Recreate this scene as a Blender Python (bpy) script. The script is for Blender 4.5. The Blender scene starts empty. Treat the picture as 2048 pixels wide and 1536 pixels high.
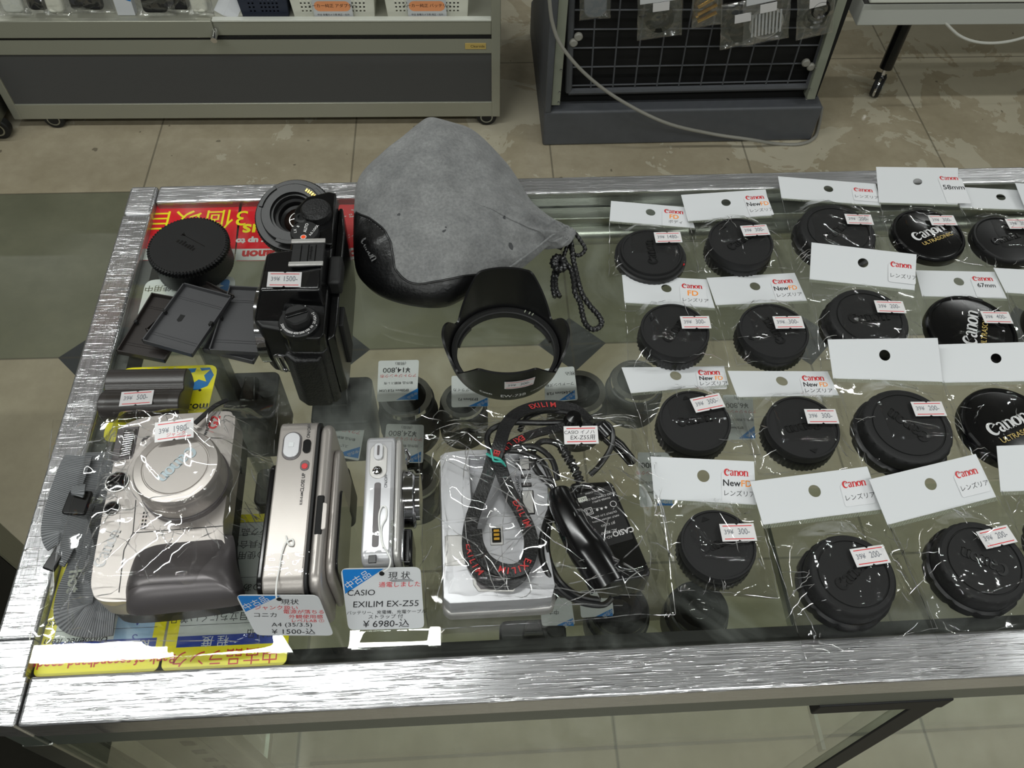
import bpy, math, random
from mathutils import Vector, Matrix, noise
PI = math.pi
random.seed(7)
SC = bpy.context.scene
COL = SC.collection

# ------------------------------------------------------------------ camera
F = 1684.64                       # focal length in pixels of a 2048 px wide frame
CAMR = Matrix(((0.9984, -0.0535, 0.0179), (-0.0336, -0.8185, -0.5735), (0.0454, 0.5719, -0.8190)))   # rows: right, down, forward
_r = Vector(CAMR[0]).normalized(); _f = Vector(CAMR[2]); _f = (_f - _r * _f.dot(_r)).normalized(); _d = _f.cross(_r)
CAMR = Matrix((_r, _d, _f))
EYE = Vector((0, 0, 0.520))       # the counter top is z = 0
cam_d = bpy.data.cameras.new('camera'); cam = bpy.data.objects.new('camera', cam_d); COL.objects.link(cam)
cam_d.sensor_width = 36; cam_d.lens = F / 2048 * 36; cam_d.clip_start = 0.02; cam_d.clip_end = 60
cam.matrix_world = Matrix.Translation(EYE) @ Matrix((_r, -_d, -_f)).transposed().to_4x4()
SC.camera = cam
FLOOR = -0.905
CEIL = 1.75

def ray(x, y):
    return CAMR.transposed() @ Vector(((x - 1024) / F, (y - 768) / F, 1))
def at(x, y, z=0.0):              # the point of height z seen at a pixel of the photograph
    d = ray(x, y); return EYE + d * ((z - EYE.z) / d.z)
def atY(x, y, Y):
    d = ray(x, y); return EYE + d * (Y / d.y)

# ------------------------------------------------------------------ light and view
SC.view_settings.view_transform = 'Standard'; SC.view_settings.look = 'None'
SC.view_settings.exposure = 0.0; SC.view_settings.gamma = 1.0
SC.view_settings.use_curve_mapping = False
w = bpy.data.worlds.new('world'); SC.world = w; w.use_nodes = True
w.node_tree.nodes['Background'].inputs[0].default_value = (0.72, 0.75, 0.74, 1)
w.node_tree.nodes['Background'].inputs[1].default_value = 0.15
TUBE = 11.8
def tube_light(x0, x1, y, k=1.0):
    L = bpy.data.lights.new('tube_light', 'AREA'); L.shape = 'RECTANGLE'; L.size = x1 - x0; L.size_y = 0.045
    L.energy = TUBE * k * (x1 - x0); L.color = (0.97, 1.0, 0.975)
    o = bpy.data.objects.new('tube_light', L); COL.objects.link(o); o.location = ((x0 + x1) / 2, y, CEIL - 0.075)
    return o
TUBES = [(-2.62, -1.38, 0.736), (-1.35, -0.11, 0.736), (1.55, 2.8, 0.736),
         (1.9, 3.15, 3.1),  # added for general light, clear of the visible reflections
         (-1.72, -0.48, 4.72), (0.9, 2.1, 4.72), (-3.6, -2.35, 4.72),
         (-2.0, -0.75, -0.75), (-0.2, 1.05, -0.75), (1.6, 2.85, -0.75),  # unseen row behind the camera, added for soft general light
         (-1.4, -0.15, -2.3), (0.6, 1.85, -2.3)]  # second unseen row behind the camera, also added as fill
for t in TUBES: tube_light(*t)

# ------------------------------------------------------------------ materials
def lin(c):
    c = c / 255
    return c / 12.92 if c <= 0.04045 else ((c + 0.055) / 1.055) ** 2.4
def rgb(r, g, b): return (lin(r), lin(g), lin(b), 1)
class N:                          # a small node writer
    def __init__(s, name):
        s.m = bpy.data.materials.new(name); s.m.use_nodes = True; s.t = s.m.node_tree
        s.t.nodes.clear(); s.out = s.n('ShaderNodeOutputMaterial')
    def n(s, kind, ins=None, **kw):
        x = s.t.nodes.new(kind)
        for k, v in kw.items(): setattr(x, k, v)
        for k, v in (ins or {}).items():
            if hasattr(v, 'is_linked') or isinstance(v, bpy.types.NodeSocket): s.t.links.new(v, x.inputs[k])
            else: x.inputs[k].default_value = v
        return x
    def math(s, op, a, b=0.0, c=0.0, clamp=False):
        x = s.n('ShaderNodeMath', {0: a, 1: b, 2: c}, operation=op); x.use_clamp = clamp; return x.outputs[0]
    def mix(s, fac, a, b):
        x = s.n('ShaderNodeMix', data_type='RGBA')
        for i, v in ((0, fac), (6, a), (7, b)):
            if isinstance(v, bpy.types.NodeSocket): s.t.links.new(v, x.inputs[i])
            else: x.inputs[i].default_value = v
        return x.outputs[2]
    def co(s, kind='Object'): return s.n('ShaderNodeTexCoord').outputs[kind]
    def noise(s, scale, detail=3, rough=0.5, vec=None, dist=0.0):
        return s.n('ShaderNodeTexNoise', {'Vector': vec or s.co(), 'Scale': scale, 'Detail': detail, 'Roughness': rough, 'Distortion': dist}).outputs[0]
    def ramp(s, fac, a, b, smooth=False):
        return s.n('ShaderNodeMapRange', {0: fac, 1: a, 2: b, 3: 0.0, 4: 1.0}).outputs[0]
    def bump(s, h, strength=0.3, dist=0.001, normal=None):
        i = {'Height': h, 'Strength': strength, 'Distance': dist}
        if normal: i['Normal'] = normal
        return s.n('ShaderNodeBump', i).outputs[0]
    def pbr(s, color, rough=0.5, metal=0.0, normal=None, spec=0.5, coat=0.0, **kw):
        i = {'Base Color': color, 'Roughness': rough, 'Metallic': metal, 'Specular IOR Level': spec, 'Coat Weight': coat}
        if normal: i['Normal'] = normal
        i.update(kw)
        b = s.n('ShaderNodeBsdfPrincipled', i); s.t.links.new(b.outputs[0], s.out.inputs[0]); return s.m
def plain(name, col, rough=0.5, metal=0.0, spec=0.5, grain=0.0, gscale=900, coat=0.0, var=0.0):
    s = N(name); nm = None; c = rgb(*col)
    if grain: nm = s.bump(s.noise(gscale, 2), 0.6, grain)
    if var:
        c = s.mix(s.ramp(s.noise(40, 4), 0.3, 0.7), tuple(v * (1 - var) for v in c[:3]) + (1,), tuple(min(1, v * (1 + var)) for v in c[:3]) + (1,))
    return s.pbr(c, rough, metal, nm, spec, coat)
def film_mat(name, tint=(0.97, 0.97, 0.97, 1), base=0.05, rough=0.06, cell=70, amp=0.0009, haze=0.0, kdet=1.0):
    s = N(name); co = s.co()
    warp = s.n('ShaderNodeVectorMath', {0: co, 1: s.n('ShaderNodeVectorMath', {0: s.n('ShaderNodeTexNoise', {'Vector': co, 'Scale': 35.0, 'Detail': 2.0}).outputs[1], 1: (0.02, 0.02, 0.02)}, operation='MULTIPLY').outputs[0]}, operation='ADD').outputs[0]
    v = s.n('ShaderNodeTexVoronoi', {'Vector': warp, 'Scale': float(cell)}, feature='DISTANCE_TO_EDGE').outputs[0]
    v2 = s.n('ShaderNodeTexVoronoi', {'Vector': warp, 'Scale': cell * 0.37}, feature='F1').outputs[0]
    h = s.math('ADD', s.math('MULTIPLY', s.math('MINIMUM', v, 0.22), 0.35 * kdet), s.math('MULTIPLY', v2, 1.0))
    h = s.math('ADD', h, s.math('MULTIPLY', s.noise(18, 2, vec=warp), 1.6))
    nm = s.bump(h, 1.0, amp)
    lw = s.n('ShaderNodeLayerWeight', {'Blend': 0.5, 'Normal': nm}).outputs['Facing']
    fac = s.math('ADD', base, s.math('MULTIPLY', s.math('POWER', lw, 4.0), 0.85), clamp=True)
    g = s.n('ShaderNodeBsdfGlossy', {'Color': (1, 1, 1, 1), 'Roughness': rough, 'Normal': nm}).outputs[0]
    t = s.n('ShaderNodeBsdfTransparent', {'Color': tint}).outputs[0]
    if haze:
        d = s.n('ShaderNodeBsdfTranslucent', {'Color': (0.8, 0.8, 0.8, 1)}).outputs[0]
        t = s.n('ShaderNodeMixShader', {0: haze, 1: t, 2: d}).outputs[0]
    m = s.n('ShaderNodeMixShader', {0: fac, 1: t, 2: g})
    s.t.links.new(m.outputs[0], s.out.inputs[0]); return s.m
def glass_mat(name, tint=(0.965, 0.98, 0.955, 1), rough=0.015, smudge_haze=0.0):
    s = N(name)
    lw = s.n('ShaderNodeLayerWeight', {'Blend': 0.5}).outputs['Facing']
    fac = s.math('ADD', 0.035, s.math('MULTIPLY', s.math('POWER', lw, 5.0), 0.96), clamp=True)
    g = s.n('ShaderNodeBsdfGlossy', {'Color': (1, 1, 1, 1), 'Roughness': rough}).outputs[0]
    t = s.n('ShaderNodeBsdfTransparent', {'Color': tint}).outputs[0]
    if smudge_haze:
        d = s.n('ShaderNodeBsdfDiffuse', {'Color': (0.75, 0.8, 0.75, 1)}).outputs[0]
        k = s.math('MULTIPLY', s.ramp(s.noise(9, 5, 0.6, dist=1.5), 0.45, 0.75), smudge_haze)  # smudges that also lay a pale haze, brightening the view through the glass
        t = s.n('ShaderNodeMixShader', {0: k, 1: t, 2: d}).outputs[0]
    m = s.n('ShaderNodeMixShader', {0: fac, 1: t, 2: g}); s.t.links.new(m.outputs[0], s.out.inputs[0]); return s.m
def steel_mat(name, col=(200, 200, 202), rough=0.13, scratch=1.0, aniso_axis=0):
    s = N(name); co = s.co()
    st = s.n('ShaderNodeMapping', {'Vector': co, 'Scale': (6, 900, 900) if aniso_axis == 0 else (900, 6, 900)}).outputs[0]
    h = s.math('MULTIPLY', s.noise(1.0, 3, vec=st), 0.5)
    for i, a in enumerate((0.3, 0.9, 1.5, 2.1, 2.8)):
        mp = s.n('ShaderNodeMapping', {'Vector': co, 'Rotation': (0, 0, a), 'Scale': (22, 520, 1), 'Location': (i * 3.1, i, 0)}).outputs[0]
        nz = s.ramp(s.noise(1.0, 2, 0.6, vec=mp, dist=0.4), 0.635 - 0.01 * i, 0.69)
        h = s.math('ADD', h, s.math('MULTIPLY', nz, 0.9 * scratch))
    nm = s.bump(h, 0.5, 0.00035)
    r = s.math('ADD', rough, s.math('MULTIPLY', s.noise(25, 4), 0.10))
    s.pbr(rgb(*col), r, 1.0, nm); a = s.out.inputs[0].links[0].from_socket
    fine = s.n('ShaderNodeMapping', {'Vector': co, 'Scale': (30, 1500, 1500) if aniso_axis == 0 else (1500, 30, 1500)}).outputs[0]
    nb = s.bump(s.noise(1.0, 4, 0.7, vec=fine), 0.5, 0.0010, s.bump(h, 1.0, 0.0009))
    b = s.n('ShaderNodeBsdfAnisotropic', {'Color': rgb(*col), 'Roughness': 0.42, 'Normal': nb}).outputs[0]
    k = s.ramp(s.noise(1.0, 5, 0.6, vec=st), 0.25, 0.75); k = s.math('ADD', 0.22 * scratch, s.math('MULTIPLY', k, 0.35 * scratch))
    m = s.n('ShaderNodeMixShader', {0: k, 1: a, 2: b}); s.t.links.new(m.outputs[0], s.out.inputs[0]); return s.m

M = {}
M['steel'] = steel_mat('scratched_steel'); M['steel_y'] = steel_mat('scratched_steel_side', aniso_axis=1)
M['steel_dull'] = steel_mat('dull_steel', (150, 152, 145), 0.3, 0.4)
M['channel'] = plain('dark_green_grey_metal', (78, 84, 78), 0.35, 0.3)
M['chrome'] = plain('chrome', (215, 215, 218), 0.08, 1.0)
M['alu'] = plain('aluminium', (176, 178, 172), 0.35, 1.0, grain=0.00005)
M['glass'] = glass_mat('counter_glass', smudge_haze=0.09); M['glass_edge'] = plain('green_glass_edge', (55, 80, 70), 0.15)
M['shelf_glass'] = glass_mat('shelf_glass', (0.93, 0.955, 0.93, 1), smudge_haze=0.03)
M['black'] = plain('black_plastic', (8, 8, 9), 0.42, grain=0.00008, gscale=2500)
M['black_matte'] = plain('matte_black_plastic', (8, 8, 9), 0.65, grain=0.00015, gscale=1800)
M['black_gloss'] = plain('gloss_black_paint', (10, 10, 11), 0.2, spec=0.55)
M['leatherette'] = plain('black_leatherette', (13, 13, 14), 0.45, grain=0.0009, gscale=700)
M['leather'] = plain('black_leather', (12, 12, 13), 0.36, grain=0.0005, gscale=420)
M['rubber'] = plain('black_rubber', (14, 14, 14), 0.6)
M['dark'] = plain('dark_void', (6, 6, 6), 0.8)
M['grey_tray'] = plain('dark_grey_plastic', (62, 62, 64), 0.5, grain=0.00006, gscale=2200)
M['brown_tray'] = plain('dark_brown_plastic', (38, 33, 31), 0.42, grain=0.00006, gscale=2200)
M['battery'] = plain('brown_black_battery_shell', (45, 41, 39), 0.32, grain=0.0001, gscale=1500)
M['white'] = plain('white_card', (200, 202, 204), 0.45)
M['white_plastic'] = plain('white_plastic', (214, 216, 206), 0.4)
M['sticker'] = plain('white_sticker', (208, 206, 206), 0.4)
M['sticker2'] = plain('clear_white_sticker', (206, 207, 209), 0.3)
M['red'] = plain('red_print', (200, 32, 40), 0.4); M['redlogo'] = plain('red_logo_print', (190, 40, 44), 0.4)
M['orange'] = plain('orange_print', (235, 140, 45), 0.4); M['ink'] = plain('black_ink', (24, 24, 28), 0.5)
M['dotink'] = plain('grey_price_ink', (120, 122, 128), 0.5); M['redpen'] = plain('red_pen', (205, 50, 55), 0.5)
M['blue'] = plain('blue_print', (20, 112, 186), 0.35); M['navy'] = plain('navy_print', (28, 56, 150), 0.35)
M['yellow'] = plain('yellow_print', (236, 222, 30), 0.35); M['lblue'] = plain('light_blue_print', (150, 180, 215), 0.35)
M['signred'] = plain('red_sign', (212, 26, 42), 0.3); M['greyprint'] = plain('grey_print', (130, 135, 120), 0.4)
M['gold'] = plain('gold_contact', (225, 175, 70), 0.25, 1.0); M['goldprint'] = plain('gold_print', (190, 165, 95), 0.4)
M['silverprint'] = plain('silver_print', (205, 205, 205), 0.35)
M['champagne'] = plain('champagne_metal_paint', (172, 166, 161), 0.33, 0.55, grain=0.00006, gscale=3000)
M['champ_dark'] = plain('dark_grey_metal_paint', (96, 92, 93), 0.33, 0.5, grain=0.00005, gscale=3000)
M['silver'] = plain('silver_metal_paint', (192, 190, 187), 0.34, 0.6, grain=0.00006, gscale=3000)
M['silver_white'] = plain('bright_silver_paint', (200, 200, 203), 0.3, 0.5, grain=0.00004, gscale=3000)
M['smoke'] = plain('smoked_glass', (14, 14, 17), 0.08, coat=0.5)
M['weave_red'] = plain('woven_red_thread', (178, 48, 48), 0.7)
M['lens_glass'] = plain('coated_lens_glass', (30, 20, 16), 0.03, coat=1.0)
M['teal'] = plain('teal_wire', (60, 165, 150), 0.4)
M['film'] = film_mat('cellophane_film', base=0.030, amp=0.0014, cell=55, rough=0.05)
def fold_mat():
    s = N('fold_glint'); g = s.n('ShaderNodeBsdfGlossy', {'Color': (1, 1, 1, 1), 'Roughness': 0.16}).outputs[0]
    t = s.n('ShaderNodeBsdfTransparent', {'Color': (0.97, 0.97, 0.97, 1)}).outputs[0]
    d = s.n('ShaderNodeBsdfDiffuse', {'Color': (0.8, 0.8, 0.8, 1)}).outputs[0]
    k = s.ramp(s.noise(120, 2), 0.40, 0.62)
    gd = s.n('ShaderNodeMixShader', {0: 0.12, 1: g, 2: d}).outputs[0]
    m = s.n('ShaderNodeMixShader', {0: s.math('MULTIPLY', k, 0.75), 1: t, 2: gd}); s.t.links.new(m.outputs[0], s.out.inputs[0]); return s.m
M['fold'] = fold_mat()
M['film_big'] = film_mat('wrinkled_bag_film', cell=30, amp=0.0020, base=0.065, kdet=1.0, rough=0.045)
M['film_bg'] = film_mat('hanging_bag_film', cell=42, amp=0.005, base=0.16, rough=0.10, haze=0.10)
M['tape'] = film_mat('clear_tape', cell=120, amp=0.0003, base=0.06)
M['cable_grey'] = plain('grey_cable', (142, 140, 132), 0.5); M['cable_white'] = plain('white_cable', (190, 190, 182), 0.5)
M['cord'] = plain('black_cable', (13, 13, 14), 0.35)
M['panel_grey'] = plain('dark_grey_board', (74, 74, 74), 0.6, grain=0.0003, gscale=500)
M['paint_grey'] = plain('dark_grey_paint', (80, 82, 86), 0.5, var=0.06)
M['basket_navy'] = plain('navy_basket_plastic', (40, 46, 62), 0.5)
M['basket_white'] = plain('white_basket_plastic', (222, 222, 208), 0.45)
M['pastel'] = plain('orange_basket_sign', (240, 160, 110), 0.5)
M['string'] = plain('white_string', (225, 225, 222), 0.6)

# ------------------------------------------------------------------ geometry
def cross2(a, b, c): return (b[0] - a[0]) * (c[1] - a[1]) - (b[1] - a[1]) * (c[0] - a[0])
_txt = {}
def text_raw(s, size, ext=0.0, bold=0.0, ax='CENTER', ay='CENTER', shear=0.0, space=1.0):
    if any(ord(ch) > 0x2E80 for ch in s): bold = 0.0
    k = (s, round(size, 6), ext, bold, ax, ay, shear, space)
    if k in _txt: return _txt[k]
    cu = bpy.data.curves.new('t', 'FONT'); cu.body = s; cu.size = size; cu.extrude = ext; cu.offset = bold
    cu.align_x = ax; cu.align_y = ay; cu.shear = shear; cu.space_character = space; cu.resolution_u = 3
    o = bpy.data.objects.new('t', cu); me = o.to_mesh()
    r = ([tuple(v.co) for v in me.vertices], [tuple(p.vertices) for p in me.polygons])
    o.to_mesh_clear(); bpy.data.objects.remove(o); bpy.data.curves.remove(cu)
    _txt[k] = r; return r
class G:
    def __init__(s): s.v = []; s.f = []; s.m = []
    def raw(s, v, f, mi=0, X=None):
        b = len(s.v)
        s.v += [tuple(X @ Vector(p)) for p in v] if X is not None else [tuple(p) for p in v]
        for q in f: s.f.append(tuple(i + b for i in q)); s.m.append(mi)
        return s
    def poly(s, pts, mi=0, X=None): return s.raw(pts, [tuple(range(len(pts)))], mi, X)
    def flat(s, pts2, z, mi=0, X=None): return s.poly([(p[0], p[1], z) for p in pts2], mi, X)
    def rect(s, x0, x1, y0, y1, z, mi=0, X=None): return s.flat([(x0, y0), (x1, y0), (x1, y1), (x0, y1)], z, mi, X)
    def prism(s, pts, z0, z1, mi=0, X=None, top=None, scale_top=1.0):
        n = len(pts); a = sum(pts[i][0] * pts[(i + 1) % n][1] - pts[(i + 1) % n][0] * pts[i][1] for i in range(n))
        if a < 0: pts = pts[::-1]
        cx = sum(p[0] for p in pts) / n; cy = sum(p[1] for p in pts) / n
        v = [(p[0], p[1], z0) for p in pts] + [(cx + (p[0] - cx) * scale_top, cy + (p[1] - cy) * scale_top, z1) for p in pts]
        s.raw(v, [tuple(range(n))[::-1]] + [(i, (i + 1) % n, n + (i + 1) % n, n + i) for i in range(n)], mi, X)
        return s.raw(v[n:], [tuple(range(n))], mi if top is None else top, X) if top is not None else s._cap(v, n, mi, X)
    def _cap(s, v, n, mi, X):
        b = len(s.v) - 2 * n; s.f.append(tuple(range(b + n, b + 2 * n))); s.m.append(mi); return s
    def box(s, x0, x1, y0, y1, z0, z1, mi=0, X=None):
        return s.prism([(x0, y0), (x1, y0), (x1, y1), (x0, y1)], z0, z1, mi, X)
    def lathe(s, prof, n=48, mi=0, X=None, closed=False, rf=None):
        v = []; f = []
        for r, z in prof:
            for i in range(n):
                a = 2 * PI * i / n; q = r * (rf(i, r, z) if rf else 1)
                v.append((q * math.cos(a), q * math.sin(a), z))
        m = len(prof)
        for j in range(m if closed else m - 1):
            for i in range(n):
                k = (i + 1) % n; jj = (j + 1) % m
                f.append((j * n + i, j * n + k, jj * n + k, jj * n + i))
        s.raw(v, f, mi, X)
        if not closed:
            b = len(s.v) - len(v)
            if prof[0][0] > 1e-6: s.f.append(tuple(range(b, b + n))[::-1]); s.m.append(mi)
            if prof[-1][0] > 1e-6: s.f.append(tuple(range(b + (m - 1) * n, b + m * n))); s.m.append(mi)
        return s
    def grid(s, fn, nu, nv, mi=0, X=None, wrapu=False):
        v = [tuple(fn(i / (nu if wrapu else nu - 1), j / (nv - 1))) for j in range(nv) for i in range(nu)]
        f = [(j * nu + i, j * nu + (i + 1) % nu, (j + 1) * nu + (i + 1) % nu, (j + 1) * nu + i) for j in range(nv - 1) for i in range(nu if wrapu else nu - 1)]
        return s.raw(v, f, mi, X)
    def tube(s, pts, r, n=10, mi=0, X=None, closed=False, rf=None, flat=None):
        pts = [Vector(p) for p in pts]; N_ = len(pts); v = []; f = []
        up = Vector((0, 0, 1)); prev = None
        for i, p in enumerate(pts):
            a = pts[(i - 1) % N_] if (closed or i > 0) else p; b = pts[(i + 1) % N_] if (closed or i < N_ - 1) else p
            t = (b - a).normalized() if (b - a).length > 1e-9 else Vector((1, 0, 0))
            if prev is None: u = t.cross(up) if abs(t.z) < 0.9 else t.cross(Vector((0, 1, 0)))
            else: u = prev - t * prev.dot(t)
            if flat is not None: u = t.cross(up) if abs(t.z) < 0.98 else (prev or Vector((1, 0, 0)))
            u = u.normalized(); w_ = t.cross(u); prev = u
            rr = r(i / max(1, N_ - 1)) if callable(r) else r
            for k in range(n):
                c = 2 * PI * k / n; q = rr * (rf(i, k) if rf else 1)
                v.append(tuple(p + u * (math.cos(c) * q) + w_ * (math.sin(c) * q * (flat if flat is not None else 1))))
        for i in range(N_ if closed else N_ - 1):
            for k in range(n):
                f.append((i * n + k, ((i + 1) % N_) * n + k, ((i + 1) % N_) * n + (k + 1) % n, i * n + (k + 1) % n))
        if not closed: f += [tuple(range(n)), tuple(range((N_ - 1) * n, N_ * n))[::-1]]
        return s.raw(v, f, mi, X)
    def text(s, t, size, x=0, y=0, z=0, rot=0.0, mi=0, X=None, sx=1.0, flip=False, **kw):
        v, f = text_raw(t, size, **kw)
        Y = Matrix.Translation((x, y, z)) @ Matrix.Rotation(rot, 4, 'Z') @ Matrix.Diagonal((sx, 1, 1, 1))
        return s.raw(v, f, mi, (X @ Y) if X is not None else Y)
    def obj(s, name, mats, parent=None, bevel=0.0, seg=2, angle=35, flat=False, solid=0.0, sub=0, link=True):
        me = bpy.data.meshes.new(name); me.from_pydata(s.v, [], s.f)
        mats = mats if isinstance(mats, (list, tuple)) else [mats]
        for m in mats: me.materials.append(M[m] if isinstance(m, str) else m)
        me.polygons.foreach_set('material_index', s.m)
        if not flat:
            me.polygons.foreach_set('use_smooth', [True] * len(me.polygons)); me.set_sharp_from_angle(angle=math.radians(angle))
        me.update(); o = bpy.data.objects.new(name, me); COL.objects.link(o)
        if parent is not None: o.parent = parent
        if solid: k = o.modifiers.new('solid', 'SOLIDIFY'); k.thickness = solid; k.offset = 0
        if sub: k = o.modifiers.new('sub', 'SUBSURF'); k.levels = k.render_levels = sub
        if bevel: k = o.modifiers.new('bevel', 'BEVEL'); k.width = bevel; k.segments = seg; k.limit_method = 'ANGLE'; k.angle_limit = math.radians(32)
        return o
def rrect(w, h, r, n=5, cx=0, cy=0):
    p = []
    for (sx, sy, a0) in ((1, 1, 0), (-1, 1, 90), (-1, -1, 180), (1, -1, 270)):
        for i in range(n + 1):
            a = math.radians(a0 + 90 * i / n); p.append((cx + sx * (w / 2 - r) + r * math.cos(a), cy + sy * (h / 2 - r) + r * math.sin(a)))
    return p
def tag(o, label, cat, group=None, kind=None):
    if label: o['label'] = label
    if cat: o['category'] = cat
    if group: o['group'] = group
    if kind: o['kind'] = kind
    return o
def thing(name, label, cat, mat=None, group=None):
    o = bpy.data.objects.new(name, None); COL.objects.link(o); o.empty_display_size = 0.02
    o.matrix_world = mat if mat is not None else Matrix(); return tag(o, label, cat, group)
def frame(origin, xdir, zdir=(0, 0, 1)):
    x = Vector(xdir).normalized(); z = Vector(zdir); z = (z - x * z.dot(x)).normalized(); y = z.cross(x)
    return Matrix.Translation(origin) @ Matrix((x, y, z)).transposed().to_4x4()
def smooth_path(pts, n=8, closed=False):
    P = [Vector(p) for p in pts]; m = len(P); out = []
    rng = range(m) if closed else range(m - 1)
    for i in rng:
        p0 = P[(i - 1) % m] if (closed or i > 0) else P[0]; p1 = P[i]; p2 = P[(i + 1) % m]; p3 = P[(i + 2) % m] if (closed or i < m - 2) else P[-1]
        for k in range(n):
            t = k / n
            out.append(0.5 * ((2 * p1) + (p2 - p0) * t + (2 * p0 - 5 * p1 + 4 * p2 - p3) * t * t + (3 * p1 - p0 - 3 * p2 + p3) * t ** 3))
    if not closed: out.append(P[-1])
    return out

# the five-letter serif word on caps, cards and cameras: strokes of changing width
def _ribbon(g, pts, ws, z, h, mi, X):
    n = len(pts); L = []; R = []
    for i in range(n):
        a = pts[max(0, i - 1)]; b = pts[min(n - 1, i + 1)]; d = Vector((b[0] - a[0], b[1] - a[1])); d.normalize()
        nx, ny = -d.y, d.x; w_ = ws[i] / 2
        L.append((pts[i][0] + nx * w_, pts[i][1] + ny * w_)); R.append((pts[i][0] - nx * w_, pts[i][1] - ny * w_))
    if h <= 0:
        for i in range(n - 1): g.flat([R[i], R[i + 1], L[i + 1], L[i]], z, mi, X)
    else:
        for i in range(n - 1): g.prism([R[i], R[i + 1], L[i + 1], L[i]], z, z + h, mi, X)
def logo(g, width, x=0, y=0, z=0, rot=0.0, mi=0, h=0.0, X=None):
    k = width / 4.45; Y = Matrix.Translation((x, y, z)) @ Matrix.Rotation(rot, 4, 'Z') @ Matrix.Diagonal((k, k, 1, 1)) @ Matrix.Translation((-2.22, -0.5, 0))
    if X is not None: Y = X @ Y
    def arc(cx, cy, rx, ry, a0, a1, w0, w1, wm, n=14):
        p = []; ws = []
        for i in range(n + 1):
            t = i / n; a = math.radians(a0 + (a1 - a0) * t); p.append((cx + rx * math.cos(a), cy + ry * math.sin(a)))
            ws.append((w0 if t < 0.5 else w1) + (wm - (w0 if t < 0.5 else w1)) * math.sin(PI * t) ** 1.2)
        _ribbon(g, p, ws, 0, h, mi, Y)
    arc(0.55, 0.6, 0.45, 0.58, 48, 318, 0.10, 0.08, 0.34)                                   # C
    _ribbon(g, [(0.86, 1.16), (0.74, 0.80)], [0.10, 0.02], 0, h, mi, Y); _ribbon(g, [(0.98, 0.98), (0.50, 0.72)], [0.16, 0.03], 0, h, mi, Y)
    arc(1.36, 0.72, 0.24, 0.24, 160, -5, 0.2, 0.2, 0.12); _ribbon(g, [(1.58, 0.74), (1.58, 0.14), (1.74, 0.02)], [0.24, 0.24, 0.08], 0, h, mi, Y)     # a
    arc(1.36, 0.28, 0.22, 0.22, 80, 330, 0.10, 0.10, 0.24, 10)
    for x0 in (1.98, 3.72):                                                                 # n
        _ribbon(g, [(x0, 0.0), (x0, 0.95)], [0.25, 0.25], 0, h, mi, Y); _ribbon(g, [(x0 - 0.18, 0.93), (x0 + 0.1, 0.93)], [0.09, 0.09], 0, h, mi, Y)
        arc(x0 + 0.30, 0.68, 0.24, 0.24, 165, 0, 0.08, 0.24, 0.14, 8); _ribbon(g, [(x0 + 0.54, 0.7), (x0 + 0.54, 0.0)], [0.25, 0.25], 0, h, mi, Y)
        for xx in (x0, x0 + 0.54): _ribbon(g, [(xx - 0.2, 0.04), (xx + 0.2, 0.04)], [0.08, 0.08], 0, h, mi, Y)
    arc(3.10, 0.5, 0.33, 0.42, 90, 270, 0.10, 0.10, 0.30); arc(3.10, 0.5, 0.33, 0.42, -90, 90, 0.10, 0.10, 0.30)                                     # o
    return g

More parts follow.
